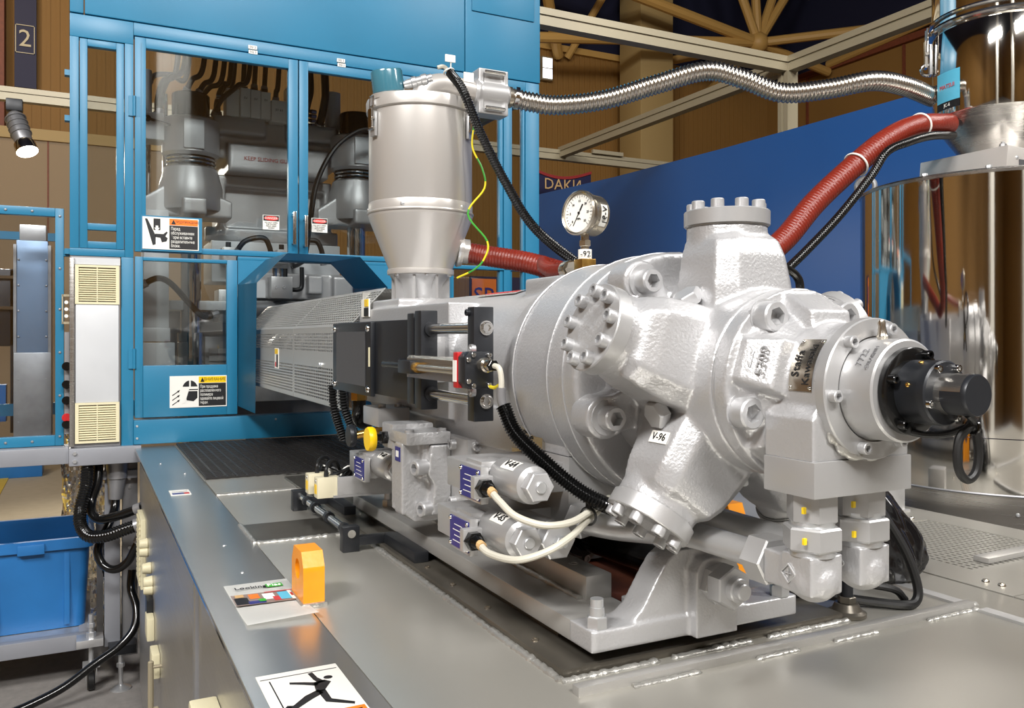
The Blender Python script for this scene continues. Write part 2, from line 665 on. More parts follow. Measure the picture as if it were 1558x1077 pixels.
# exhibition stand frame
f = thing('booth_frame', 'white aluminium profile frame spanning the exhibition stand', 'frame', (4.64, 4.67, 0))
def beam(axis, c1, c2, a0, a1, h=.055, w=.04):
    g = .012
    poly = [(-w, -h), (w, -h), (w, -g), (w - .012, -g), (w - .012, g), (w, g), (w, h), (-w, h), (-w, g), (-w + .012, g), (-w + .012, -g), (-w, -g)]
    MB().prism([(c1 + p, c2 + q) for p, q in poly], axis, a0, a1).build('profile_beam' if axis != 'z' else 'post', 'alu', f)
beam('y', 4.64, 3.60, .5, 8.0)
beam('x', 4.67, 3.60, 2.36, 4.64)
beam('x', 8.0, 3.57, -4.0, 6.5)
beam('z', 4.64, 4.67, 0, 3.6, .05, .05)
beam('z', -3.6, 8.0, 0, 3.52, .05, .05)
MB().box(5.0, 5.4, 7.92, 7.955, 3.62, 3.66).build('clip', 'alu', f)
p = MB()
p.prism([(1.2, 0), (7.95, 0), (7.95, 3.08), (6.3, 3.015), (4.87, 2.985), (3.1, 2.97), (1.2, 2.97)], 'x', 4.2, 4.26)
bw = thing('booth_wall_panel', 'long royal blue exhibition wall panel behind the silver motor', 'wall panel', (4.23, 4.5, 0))
p.build('panel', 'bluewall', bw)
MB().box(4.26, 4.32, 1.3, 7.8, 0, .12).build('foot_rail', 'alu', bw)
MB().box(4.26, 4.30, 4.6, 4.7, .12, 2.9).build('stiffener', 'alu', bw)

pt = thing('partition_wall', 'taupe partition panel behind the acrylic guard', 'partition', (-2, 13.4, 0))
MB().box(-6, 2.2, 13.36, 13.44, 0, 4.45).build('panel', 'partition', pt)
MB().box(-6, 2.2, 13.32, 13.36, 4.3, 4.45).build('rail', 'column', pt)
for xx in (-1.2, -.45):
    MB().box(xx, xx + .02, 13.35, 13.36, .1, 4.3).build('joint_strip', 'brown', pt)

# far signs
s = thing('hanging_sign', 'navy sign with a red curved top and pale lettering', 'sign', (5.3, 9, 3.1))
top = [(4.75 + i * .9 / 12, 3.66 - .10 * math.sin(math.pi * i / 12)) for i in range(13)]
MB().prism([(4.75, 3.0), (5.65, 3.0)] + list(reversed(top)), 'y', 9.0, 9.04).build('board', 'navy', s)
band = [(a, b2) for a, b2 in top]
MB().prism(band + [(a, b2 - .035) for a, b2 in reversed(band)], 'y', 8.985, 9.0).build('red_band', 'bannerred', s)
text(s, 'DAKИ', (5.24, 8.985, 3.45), (1, 0, 0), (0, 0, 1), .19, 'gold')
for xx in (4.8, 5.6):
    MB().cyl((xx, 9.06, 0), (xx, 9.06, 3.4), .02, seg=8).build('post', 'alu', s)
s = thing('number_banner', 'dark navy hanging banner with a boxed numeral', 'banner', (-.7, 13.8, 5.1))
MB().box(-.87, -.6, 13.8, 13.83, 5.12, 9.0).build('cloth', 'navy', s)
for a in ((-.86, -.62, 5.6, 5.61), (-.86, -.62, 5.99, 6.0), (-.86, -.85, 5.6, 6.0), (-.63, -.62, 5.6, 6.0)):
    MB().box(a[0], a[1], 13.785, 13.8, a[2], a[3]).build('numeral_border', 'alu', s)
text(s, '2', (-.74, 13.785, 5.8), (1, 0, 0), (0, 0, 1), .34, 'alu', name='numeral')
MB().cyl((-.735, 13.815, 8.98), (-.735, 13.815, 9.6), .01, seg=8).build('hanger', 'alu', s)
s = thing('wall_post', 'dark brown post against the tan hall wall beside the navy banner', 'post', (-1.1, 13.7, 0))
MB().box(-1.22, -.98, 13.6, 13.95, 0, 9.6).build('shaft', 'brown', s)
MB().box(-1.28, -.92, 13.55, 13.96, 0, .2).build('base', 'brown', s)
s = thing('wall_lamp', 'small lit square floodlight high on the tan wall', 'lamp', (7.74, 13.85, 6.4))
MB().box(7.63, 7.86, 13.86, 13.965, 6.40, 6.84).build('housing', 'alu', s, bevel=.01)
for j in range(2):
    for i in range(2):
        MB().box(7.645 + .105 * i, 7.74 + .105 * i, 13.85, 13.86, 6.43 + .2 * j, 6.61 + .2 * j).build('lamp_cell', 'lampwin', s)

# spotlight on the rail
s = thing('spotlight', 'grey cylindrical spotlight hanging lit from the booth rail', 'lamp', (-.47, 7.85, 3.1))
hd = V(.16, -.22, -.5).normalized()
p0 = V(-.505, 7.92, 3.40)
MB().box(-.56, -.44, 7.9, 7.98, 3.42, 3.52).build('rail_clamp', 'black', s, bevel=.01)
MB().cyl((-.5, 7.94, 3.36), (-.5, 7.94, 3.44), .02, seg=12).build('swivel', 'black', s)
MB().lathe([(.04, 0), (.065, .03), (.072, .16), (.066, .27), (.06, .28)], p0, hd, 20).build('housing', 'greysteel', s)
b = MB()
for k in range(4):
    b.ring(p0 + hd * (.05 + .05 * k), hd, .066, .080, .008, 20)
b.build('cooling_fins', 'greysteel', s)
MB().lathe([(.060, .27), (.080, .30), (.084, .37), (.080, .372), (.074, .33)], p0, hd, 20).build('reflector_ring', 'chrome', s)
MB().lathe([(.078, .352), (.04, .366), (0, .37)], p0, hd, 20).build('lamp_face', 'lamp', s)
ld = bpy.data.lights.new('spotlight_beam', 'SPOT')
ld.energy = 260
ld.spot_size = R(120)
ld.spot_blend = .5
ld.shadow_soft_size = .07
ld.color = (1, .93, .8)
lo = bpy.data.objects.new('spotlight_beam', ld)
COL.objects.link(lo)
lo.location = p0 + hd * .40
lo.rotation_euler = hd.to_track_quat('-Z', 'Y').to_euler()
# ------------------------------------------------------------------ blue machine enclosure
FY = 4.19
cab = thing('machine_enclosure', 'tall cyan-blue steel machine enclosure with glazed doors', 'machine guard', (1.11, 4.9, 1.1))
def bar(x0, x1, z0, z1, y0=FY, y1=FY + .06, name='frame_bar', bev=.003):
    return MB().box(x0, x1, y0, y1, z0, z1).build(name, 'blue', cab, bevel=bev)
# posts and rails of the front
bar(-.055, -.019, 1.99, 2.92)
bar(.165, .201, 1.957, 2.92)
bar(.150, .201, 1.10, 1.957)
bar(-.055, .165, 1.957, 1.99)
bar(-.055, .201, 2.92, 3.02)
bar(.2015, 2.203, 2.962, 3.02)
bar(2.203, 2.288, 1.10, 3.02)
bar(.655, 2.203, 1.965, 1.985)
bar(1.683, 1.75, 1.225, 2.962)
bar(2.068, 2.108, 1.225, 2.962)
bar(.201, 2.203, 1.112, 1.222, FY - .012, FY + .07, 'bottom_rail', .004)
for zz in (1.14, 1.195):
    bolt(cab, (.215, FY - .012, zz), (0, -1, 0), .006, .004, 'pan', 'bolt')
for xx in (.83, 1.5):
    bolt(cab, (xx, FY - .012, 1.2), (0, -1, 0), .006, .004, 'pan', 'bolt')
# rear posts, top rails and hidden side frame
for x0, x1 in ((-.055, 0), (2.23, 2.288)):
    bar(x0, x1, 1.10, 3.02, 5.85, 5.91)
bar(-.055, 2.288, 1.10, 1.2, 5.85, 5.91)
bar(-.055, -.02, 2.95, 3.02, FY + .06, 5.85)
bar(2.25, 2.288, 2.95, 3.02, FY + .06, 5.85)
bar(2.25, 2.288, 1.112, 1.2, FY + .06, 5.85)
bar(-.055, -.02, 1.112, 1.2, FY + .36, 5.85)
# big sheet covers above the doors, with a seam line
MB().box(-.055, .0, FY - .004, FY + .06, 3.024, 3.95).build('top_cover', 'blue', cab, bevel=.006)
MB().box(.004, 1.83, FY - .004, FY + .06, 3.024, 3.95).build('top_cover', 'blue', cab, bevel=.006)
MB().box(1.834, 2.292, FY - .004, FY + .06, 3.024, 3.95).build('top_cover', 'blue', cab, bevel=.006)
MB().box(1.87, 2.25, FY - .012, FY - .004, 3.36, 3.93).build('access_lid', 'blue', cab, bevel=.003)
# small tabs on the left edge
for zz in (2.76, 2.56, 1.975):
    MB().box(-.075, -.055, FY + .01, FY + .05, zz - .012, zz + .012).build('tab', 'blue', cab)


def framed(name, x0, x1, z0, z1, w, y0, glassmat='glass', wb=None, d=.035):
    """a framed pane: stiles and rails as one frame mesh plus the pane"""
    wb = w if wb is None else wb
    b = MB()
    b.box(x0, x0 + w, y0, y0 + d, z0, z1)
    b.box(x1 - w, x1, y0, y0 + d, z0, z1)
    b.box(x0 + w, x1 - w, y0, y0 + d, z1 - w, z1)
    b.box(x0 + w, x1 - w, y0, y0 + d, z0, z0 + wb)
    o = b.build(name, 'blue', cab, bevel=.0025)
    g = MB().box(x0 + w - .004, x1 - w + .004, y0 + d * .5, y0 + d * .5 + .005, z0 + wb - .004, z1 - w + .004).build('pane', glassmat, o)
    return o


def dhandle(par, x, z0, z1):
    b = MB()
    b.box(x - .008, x + .008, FY - .055, FY - .045, z0, z1)
    b.build('handle', 'chrome', par, bevel=.002)
    for zz in (z0 + .006, z1 - .018):
        MB().box(x - .006, x + .006, FY - .05, FY + .002, zz, zz + .012).build('handle_post', 'chrome', par)


def hinge(par, x, z):
    b = MB()
    b.box(x - .024, x - .003, FY - .007, FY + .002, z - .045, z + .045)
    b.box(x + .003, x + .024, FY - .007, FY + .002, z - .045, z + .045)
    b.cyl((x, FY - .008, z - .045), (x, FY - .008, z + .045), .007, seg=10)
    b.build('hinge', 'blue', par)


# narrow fixed window
o = framed('side_window', -.016, .162, 1.992, 2.918, .031, FY + .006)
MB().box(.015, .131, FY + .006, FY + .041, 2.074, 2.103).build('crossbar', 'blue', o, bevel=.002)
# the two glazed doors
d1 = framed('door', .206, .938, 1.985, 2.955, .046, FY - .006, wb=.026)
MB().box(.230, .2325, FY - .009, FY - .006, 1.985, 2.93).build('stile_joint', 'blue', d1)
dhandle(d1, .912, 2.045, 2.205)
hinge(d1, .2035, 2.64)
d2 = framed('door', .944, 1.678, 1.985, 2.955, .044, FY - .006, wb=.026)
dhandle(d2, .968, 2.035, 2.19)
# right hand fixed panes
framed('side_window', 1.752, 2.066, 1.23, 2.958, .02, FY + .01)
framed('side_window', 2.11, 2.201, 1.23, 2.958, .012, FY + .01)
# lower left door: pane over a sheet panel
b = MB()
b.box(.206, .24, FY - .006, FY + .029, 1.232, 1.962)
b.box(.604, .652, FY - .006, FY + .029, 1.232, 1.962)
b.box(.24, .604, FY - .006, FY + .029, 1.945, 1.962)
b.box(.24, .604, FY - .006, FY + .029, 1.232, 1.468)
ld_ = b.build('lower_door', 'blue', cab, bevel=.003)
MB().box(.236, .608, FY + .01, FY + .015, 1.464, 1.949).build('pane', 'glass', ld_)
hinge(ld_, .2035, 1.50)
# triangular sheets beside the barrel hood and dark seal line
MB().prism([(.655, 1.847), (.79, 1.965), (.655, 1.965)], 'y', FY, FY + .02).build('corner_sheet', 'blue', cab)
MB().prism([(1.24, 1.847), (1.105, 1.965), (1.24, 1.965)], 'y', FY, FY + .02).build('corner_sheet', 'blue', cab)
MB().box(1.24, 1.683, FY, FY + .02, 1.222, 1.965).build('corner_sheet', 'blue', cab)
# hood round the barrel
b = MB()
far = [(.655, 1.27), (.655, 1.847), (.787, 1.972), (1.098, 1.972), (1.225, 1.842), (1.225, 1.27)]
near = [(.656, 1.27), (.656, 1.829), (.783, 1.960), (1.106, 1.957), (1.235, 1.824), (1.235, 1.27)]
ny = [3.74, 3.70, 3.70, 3.70, 3.70, 3.74]
A = [b.bm.verts.new((x, FY + .01, z)) for x, z in far]
B = [b.bm.verts.new((x, y, z)) for (x, z), y in zip(near, ny)]
fs = [b.bm.faces.new((A[i], A[i + 1], B[i + 1], B[i])) for i in range(5)]
bmesh.ops.solidify(b.bm, geom=fs, thickness=.004)
b.build('barrel_hood', 'blue', cab, ang=20)

# ---- signs on the enclosure
def plaque(x0, x1, z0, z1, mat='white', name='sign', y=FY - .006, t=.003):
    return MB().box(x0, x1, y - t, y, z0, z1).build(name, mat, cab)
def flat(par, poly, mat, y, name='print'):
    return MB().prism(poly, 'y', y - .0008, y).build(name, mat, par)
MB().box(.232, .492, FY - .014, FY - .006, 1.99, 2.150).build('sign_backing', 'blue', cab)
sg = plaque(.237, .477, 1.998, 2.144, 'white', 'warning_sign', FY - .014)
yy = FY - .017
flat(sg, [(.350, 2.111), (.473, 2.111), (.473, 2.140), (.350, 2.140)], 'orangelabel', yy)
flat(sg, [(.350, 2.002), (.473, 2.002), (.473, 2.109), (.350, 2.109)], 'ink', yy)
flat(sg, [(.247, 2.135), (.257, 2.135), (.292, 2.06), (.292, 2.02), (.280, 2.015)], 'ink', yy)
flat(sg, [(.283, 2.137), (.312, 2.137), (.312, 2.085), (.283, 2.085)], 'ink', yy)
flat(sg, [(.292, 2.105), (.303, 2.105), (.303, 2.095), (.309, 2.095), (.2975, 2.078), (.286, 2.095), (.292, 2.095)], 'white', yy - .001)
flat(sg, [(.290, 2.068), (.325, 2.068), (.338, 2.080), (.343, 2.076), (.333, 2.058), (.343, 2.050), (.338, 2.035), (.318, 2.030), (.312, 2.050), (.290, 2.053)], 'ink', yy)
flat(sg, [(.358, 2.115), (.378, 2.115), (.368, 2.136)], 'ink', yy - .001)
text(sg, 'ПРЕДУПРЕЖДЕНИЕ', (.426, yy - .001, 2.126), (1, 0, 0), (0, 0, 1), .0145, 'ink', squash=.72)
text(sg, 'Перед\nобслуживанием\nформ вставьте\nразделительные\nблоки.', (.357, yy - .001, 2.055), (1, 0, 0), (0, 0, 1), .0205, 'white', align='LEFT', squash=.62)
sg = plaque(.352, .603, 1.272, 1.418, 'white', 'attention_sign', FY - .006)
yy = FY - .009
flat(sg, [(.478, 1.385), (.599, 1.385), (.599, 1.414), (.478, 1.414)], 'yellow', yy)
flat(sg, [(.478, 1.277), (.599, 1.277), (.599, 1.383), (.478, 1.383)], 'ink', yy)
hd_ = [(.440 + .035 * math.cos(R(a)), 1.352 + .045 * math.sin(R(a))) for a in range(0, 181, 15)]
flat(sg, hd_, 'ink', yy)
flat(sg, [(.422, 1.347), (.472, 1.347), (.472, 1.315), (.455, 1.300), (.425, 1.305)], 'ink', yy)
flat(sg, [(.398, 1.368), (.474, 1.368), (.474, 1.357), (.436, 1.357), (.418, 1.293), (.404, 1.291)], 'white', yy - .001)
flat(sg, [(.436, 1.368), (.443, 1.368), (.443, 1.397), (.436, 1.397)], 'white', yy - .001)
for k in range(3):
    z = 1.330 - .022 * k
    flat(sg, [(.362, z), (.364, z - .003), (.392, z + .017), (.390, z + .020)], 'ink', yy)
    flat(sg, [(.396, z + .024), (.384, z + .019), (.391, z + .011)], 'ink', yy)
flat(sg, [(.485, 1.389), (.503, 1.389), (.494, 1.410)], 'ink', yy - .001)
text(sg, 'ВНИМАНИЕ', (.550, yy - .001, 1.4), (1, 0, 0), (0, 0, 1), .020, 'ink', squash=.85)
text(sg, 'При продувке\nрасплавленного\nполимера\nодевайте лицевой\nэкран.', (.484, yy - .001, 1.33), (1, 0, 0), (0, 0, 1), .0195, 'white', align='LEFT', squash=.60)
for x0, par in ((.772, d1), (1.008, d2)):
    o = MB().box(x0, x0 + .078, FY + .004, FY + .011, 2.118, 2.188).build('danger_label', 'white', cab)
    flat(o, [(x0 + .002, 2.160), (x0 + .076, 2.160), (x0 + .076, 2.186), (x0 + .002, 2.186)], 'ink', FY + .004)
    flat(o, [(x0 + .039 + .034 * math.cos(R(a)), 2.173 + .011 * math.sin(R(a))) for a in range(0, 360, 20)], 'dangerred', FY + .003)
    text(o, 'DANGER', (x0 + .039, FY + .002, 2.173), (1, 0, 0), (0, 0, 1), .015, 'white')
    text(o, 'DO NOT OPEN\nTHE DOORS\nMOLD AREA\nGUARD', (x0 + .039, FY + .003, 2.139), (1, 0, 0), (0, 0, 1), .009, 'ink')
for x0, z0 in ((.722, 2.985), (.724, 2.962), (1.152, 2.985), (1.155, 2.962)):
    o = MB().box(x0 - .02, x0 + .02, FY - .009, FY - .001, z0 - .009, z0 + .008).build('tag_label', 'white', cab)
    text(o, 'SQ 2', (x0, FY - .010, z0), (1, 0, 0), (0, 0, 1), .014, 'ink')

# ------------------------------------------------------------------ ventilated control column
vc = thing('ventilated_column', 'narrow pale grey control column with louvred vents above and below', 'cabinet', (.045, 4.4, 1.1))
MB().box(-.052, .146, FY, FY + .35, 1.112, 1.955).build('body', 'greysteel', vc)
MB().box(-.032, .140, FY - .010, FY, 1.308, 1.743).build('front_panel', 'greypaint', vc, bevel=.003)
MB().box(-.056, -.036, FY - .016, FY, 1.118, 1.945).build('edge_strip', 'stainless', vc, bevel=.003)
MB().box(-.036, .146, FY - .008, FY, 1.918, 1.948).build('top_lip', 'greypaint', vc)
for z0, z1 in ((1.743, 1.916), (1.130, 1.308)):
    b = MB()
    b.box(-.034, -.020, FY - .014, FY, z0, z1)
    b.box(.128, .142, FY - .014, FY, z0, z1)
    b.box(-.02, .128, FY - .014, FY, z0, z0 + .010)
    b.box(-.02, .128, FY - .014, FY, z1 - .010, z1)
    b.box(.051, .056, FY - .012, FY, z0, z1)
    g = b.build('vent_grille', 'cream', vc)
    n = 15
    for k in range(n):
        zz = z0 + .014 + (z1 - z0 - .028) * (k + .5) / n
        b = MB()
        b.obox((.054, FY - .008, zz), (1, 0, 0), (0, .8, .6), .074, .006, .0013)
        b.build('slat', 'cream', g)

# ------------------------------------------------------------------ acrylic guard at the left
ag = thing('acrylic_guard', 'cyan-framed clear acrylic guard beside the grey vent column', 'machine guard', (-.4, 4.25, 1.12))
b = MB()
gy = 4.235
for a in ((-.112, -.078, 1.12, 2.165), (-.9, -.112, 2.128, 2.165), (-.9, -.112, 1.12, 1.165), (-.93, -.896, 1.12, 2.165)):
    b.box(a[0], a[1], gy, gy + .04, a[2], a[3])
b.build('guard_frame', 'blue', ag, bevel=.003)
MB().box(-.9, -.11, gy + .015, gy + .021, 1.16, 2.13).build('pane', 'glass2', ag)
for z in (1.16, 1.34, 1.53, 1.72, 1.9, 2.13):
    bolt(ag, (-.094, gy, z), (0, -1, 0), .006, .004, 'pan', 'greysteel', 'screw')
for x in (-.2, -.3):
    bolt(ag, (x, gy, 2.146), (0, -1, 0), .006, .004, 'pan', 'greysteel', 'screw')
    bolt(ag, (x, gy, 1.142), (0, -1, 0), .006, .004, 'pan', 'greysteel', 'screw')
MB().box(-.078, -.056, gy, gy + .03, 1.955, 1.985).build('mount_tab', 'blue', ag)
# rear blue rails of the same guard seen through the pane
MB().box(-.9, -.11, 4.95, 4.98, 2.09, 2.13).build('rear_rail', 'blue', ag)
MB().box(-.9, -.11, 4.95, 4.98, 1.2, 1.26).build('rear_rail', 'blue', ag)
lc = thing('lift_column', 'tall aluminium column with a shiny bluish upper cover behind acrylic', 'column', (-.21, 4.6, 1.1))
MB().box(-.292, -.137, 4.56, 4.8, 1.10, 1.525).build('lower_cover', 'galv', lc, bevel=.004)
MB().box(-.280, -.150, 4.565, 4.8, 1.525, 2.05).build('upper_cover', 'frost', lc, bevel=.004)
MB().box(-.268, -.158, 4.57, 4.78, 2.05, 2.125).build('cap', 'galv', lc, bevel=.004)
MB().box(-.292, -.280, 4.56, 4.8, 1.525, 2.03).build('side_profile', 'galv', lc)
MB().box(-.150, -.138, 4.56, 4.8, 1.525, 2.03).build('side_profile', 'galv', lc)
for z in (1.6, 1.72, 1.84, 1.96, 1.2, 1.4):
    for x in (-.272, -.158):
        bolt(lc, (x, 4.562, z), (0, -1, 0), .005, .003, 'pan', 'bolt', 'screw')
# dark gear behind the acrylic
dg_ = thing('guarded_mechanism', 'dark cross rails and black blocks behind the acrylic guard', 'mechanism', (-.5, 4.9, 1.1))
MB().box(-.9, -.3, 5.1, 5.2, 1.55, 1.95).build('block', 'black', dg_, bevel=.005)
MB().box(-.9, -.3, 5.08, 5.1, 1.74, 1.756).build('rail', 'chrome', dg_)
MB().box(-.9, -.3, 5.08, 5.1, 1.90, 1.915).build('rail', 'chrome', dg_)
MB().box(-.9, -.36, 5.1, 5.2, 1.16, 1.35).build('blue_base', 'bin', dg_)
MB().box(-.34, -.30, 5.1, 5.16, 1.10, 1.95).build('upright', 'black', dg_)
# push buttons between guard and column
bb = thing('button_strip', 'vertical strip of black push buttons and one red button', 'button strip', (-.067, 4.24, 1.18))
MB().box(-.076, -.057, 4.225, 4.30, 1.17, 1.62).build('strip', 'greysteel', bb)
for z, m_ in ((1.47, 'blackgloss'), (1.39, 'blackgloss'), (1.32, 'blackgloss'), (1.245, 'redplastic'), (1.215, 'blackgloss')):
    MB().cyl((-.067, 4.225, z), (-.067, 4.19, z), .016, .019, seg=14, ch=.002).build('button', m_, bb)
b = MB()
b.box(-.082, -.056, 4.19, 4.225, 1.655, 1.665)
b.box(-.082, -.056, 4.19, 4.225, 1.775, 1.785)
b.box(-.086, -.080, 4.19, 4.225, 1.655, 1.785)
b.build('bracket', 'alu', bb)
for z in (1.69, 1.72, 1.75):
    MB().cyl((-.068, 4.21, z), (-.068, 4.19, z), .008, seg=10).build('indicator', 'white', bb)
# grey beam under guard and column
gb = thing('support_beam', 'grey aluminium support beam under the acrylic guard', 'beam', (-.3, 4.17, 1.03))
MB().box(-1.0, -.058, 4.17, 4.30, 1.045, 1.118).build('long_beam', 'midgrey', gb, bevel=.004)
MB().box(-.058, .232, 4.155, 4.30, 1.035, 1.110).build('end_block', 'midgrey', gb, bevel=.004)
for z in (1.055, 1.09):
    bolt(gb, (-.035, 4.155, z), (0, -1, 0), .009, .007, 'hex', 'bolt')

# ------------------------------------------------------------------ clamping press behind the doors
pr = thing('clamping_press', 'silver cast clamping press with round columns behind glass doors', 'press', (.95, 4.95, 1.0))
for cx in (.507, 1.405):
    MB().cyl((cx, 4.78, 2.70), (cx, 4.78, 2.88), .095, seg=28, ch=.006).build('cylinder_cap', 'blackgloss', pr)
    MB().lathe([(.155, 0), (.160, .01), (.16, .12), (.14, .2), (.135, .22)], (cx, 4.78, 2.262), (0, 0, 1), 36).build('lower_collar', 'cast', pr)
    MB().lathe([(.13, 0), (.145, .015), (.145, .19), (.13, .20)], (cx, 4.78, 2.545), (0, 0, 1), 36).build('upper_collar', 'cast', pr)
    MB().lathe([(.12, 0), (.12, .07)], (cx, 4.78, 2.48), (0, 0, 1), 32).build('seal_stack', 'blackgloss', pr)
    for k in range(3):
        MB().torus((cx, 4.78, 2.49 + k * .02), (0, 0, 1), .122, .006, 28, 6).build('seal_ring', 'chrome', pr)
    MB().cyl((cx, 4.78, 1.0), (cx, 4.78, 2.27), .052, seg=24).build('tie_bar', 'chrome', pr)
    MB().box(cx - .05, cx + .05, 4.625, 4.65, 2.57, 2.72).build('cover_plate', 'greypaint', pr, bevel=.004)
    b = MB()
    b.prism([(cx - .24, 2.225), (cx + .2, 2.225), (cx + .2, 2.315), (cx + .16, 2.33), (cx - .08, 2.42), (cx - .24, 2.31)], 'y', 4.70, 4.90)
    b.box(cx - .06, cx + .06, 4.60, 4.9, 2.228, 2.315)
    b.cast('collar_bracket', 'cast', pr, .008, 3)
b = MB()
b.box(.60, 1.33, 4.86, 5.2, 2.58, 2.80)
b.box(.70, 1.25, 4.80, 5.2, 2.50, 2.66)
b.box(.62, .90, 4.80, 5.0, 2.70, 2.80)
b.box(1.02, 1.3, 4.80, 5.0, 2.70, 2.80)
b.cast('crosshead', 'cast', pr, .01, 5)
b = MB()
b.box(.66, 1.3, 5.0, 5.15, 2.17, 2.49)
b.box(.66, .705, 4.93, 5.0, 2.17, 2.49)
b.box(1.255, 1.3, 4.93, 5.0, 2.17, 2.49)
b.box(.66, 1.3, 4.93, 5.0, 2.44, 2.50)
b.box(.60, 1.34, 4.93, 5.0, 2.13, 2.21)
b.cast('moving_platen', 'cast', pr, .007, 4)
MB().box(.62, 1.33, 4.85, 5.2, 1.90, 2.125).build('mould_plate', 'greypaint', pr, bevel=.006)
for xx in (.80, .88, 1.2):
    bolt(pr, (xx, 4.85, 2.06), (0, -1, 0), .012, .01, 'socket', 'bolt')
text(pr, 'KEEP SLIDING GUARD', (.93, 4.797, 2.575), (1, 0, 0), (0, 0, 1), .030, 'redprint')
MB().box(.268, .386, 4.62, 4.85, 1.645, 2.24).build('cover_box', 'greypaint', pr, bevel=.005)
MB().box(.262, .39, 4.6, 4.85, 1.575, 1.645).build('cover_box', 'greypaint', pr, bevel=.005)
MB().box(.262, .413, 4.6, 4.85, 1.15, 1.57).build('cover_box', 'greypaint', pr, bevel=.005)
MB().box(.40, 1.55, 4.75, 5.3, 1.74, 1.79).build('lower_plate', 'greypaint', pr, bevel=.005)
MB().cyl((.507, 4.78, 1.0), (.507, 4.78, 1.62), .066, seg=24).build('lower_sleeve', 'chrome', pr)
MB().box(.58, .70, 4.8, 5.2, 1.2, 1.60).build('heater_block', 'greysteel', pr, bevel=.004)
for k in range(7):
    MB().box(.60, .70, 4.785, 4.8, 1.27 + k * .04, 1.295 + k * .04).build('rib', 'galv', pr)
MB().box(.4, 1.6, 5.05, 5.3, 1.1, 1.74).build('lower_frame', 'greysteel', pr)
MB().box(.66, 1.3, 4.88, 5.05, 1.68, 1.86).build('nozzle_plate', 'galv', pr, bevel=.006)
MB().box(.66, 1.1, 4.7, 4.95, 1.25, 1.38).build('bed_block', 'galv', pr, bevel=.006)
# a slim guide column and left cylinder
MB().cyl((.30, 4.9, 2.24), (.30, 4.9, 2.62), .02, seg=14).build('guide_rod', 'chrome', pr)
MB().cyl((.39, 4.9, 2.24), (.39, 4.9, 2.9), .014, seg=14).build('guide_rod', 'chrome', pr)
MB().box(.265, .37, 4.7, 4.85, 2.61, 2.75).build('cylinder_head', 'greypaint', pr, bevel=.006)
MB().cyl((.275, 4.75, 2.75), (.275, 4.75, 2.97), .04, seg=20).build('air_cylinder', 'greypaint', pr)
MB().sphere((.29, 4.68, 2.71), .017).build('ball_knob', 'blackgloss', pr)
MB().cyl((.30, 4.69, 2.71), (.42, 4.69, 2.685), .007, seg=8).build('lever', 'blackgloss', pr)
MB().cyl((1.30, 4.9, 2.8), (1.30, 4.9, 3.02), .045, seg=18).build('air_cylinder', 'greypaint', pr)
MB().cyl((.640, 4.825, 2.90), (.692, 4.825, 2.90), .014, seg=14).build('spring_fitting', 'chrome', pr)
# manifold block seen inside the hood
mb_ = thing('manifold_block', 'small silver manifold block with fittings inside the blue hood', 'manifold', (.93, 4.55, 1.75))
MB().box(.875, .985, 4.52, 4.62, 1.80, 1.915).build('block', 'silver', mb_, bevel=.003)
for xx in (.90, .935, .955):
    MB().cyl((xx, 4.56, 1.915), (xx, 4.56, 1.96), .012, seg=10).build('fitting', 'chrome' if xx < .95 else 'rubber', mb_)
for xx in (.9, .94):
    bolt(mb_, (xx, 4.52, 1.86), (0, -1, 0), .009, .004, 'socket', 'silverbolt', 'port')
MB().tube(spline([(.985, 4.56, 1.85), (1.02, 4.55, 1.85), (1.04, 4.55, 1.87), (1.04, 4.55, 1.97)], 6), .012, 8).build('elbow_hose', 'rubber', mb_)
b = MB()
b.box(.70, 1.335, 4.62, 4.80, 1.80, 1.94)
b.box(1.08, 1.16, 4.57, 4.65, 1.83, 1.93)
b.box(1.22, 1.33, 4.58, 4.65, 1.80, 1.93)
b.cast('backing_casting', 'cast', mb_, .007, 3)
MB().cyl((.68, 4.60, 1.745), (1.45, 4.60, 1.745), .045, seg=20).build('cross_tube', 'galv', mb_)
MB().prism([(.71, 1.805), (.86, 1.805), (.86, 1.90), (.80, 1.90)], 'y', 4.60, 4.62).build('mount_plate', 'greypaint', mb_)
MB().prism([(.757, 1.845), (.787, 1.845), (.772, 1.872)], 'y', 4.597, 4.60).build('caution_triangle', 'yellow', mb_)
# white valve bank above the crosshead
vb = thing('valve_bank', 'row of white solenoid valve modules on the press crosshead', 'valve bank', (.84, 4.82, 2.8))
MB().box(.69, .76, 4.80, 4.92, 2.80, 2.95).build('end_plate', 'white', vb, bevel=.004)
for k in range(3):
    o = MB().box(.762 + k * .054, .814 + k * .054, 4.78, 4.92, 2.80, 2.955 - .004 * k).build('valve_module', 'white', vb, bevel=.004)
    text(o, 'SV', (.788 + k * .054, 4.779, 2.90), (1, 0, 0), (0, 0, 1), .018, 'ink')
    MB().box(.77 + k * .054, .806 + k * .054, 4.82, 4.9, 2.955 - .004 * k, 2.975).build('connector', 'black', o)
o = MB().box(.926, 1.01, 4.78, 4.92, 2.79, 2.91).build('valve_module', 'white', vb, bevel=.008)
text(o, 'SV 61', (.968, 4.779, 2.855), (1, 0, 0), (0, 0, 1), .018, 'ink')
MB().box(1.03, 1.15, 4.88, 4.97, 2.79, 3.02).build('junction_box', 'white', vb, bevel=.004)
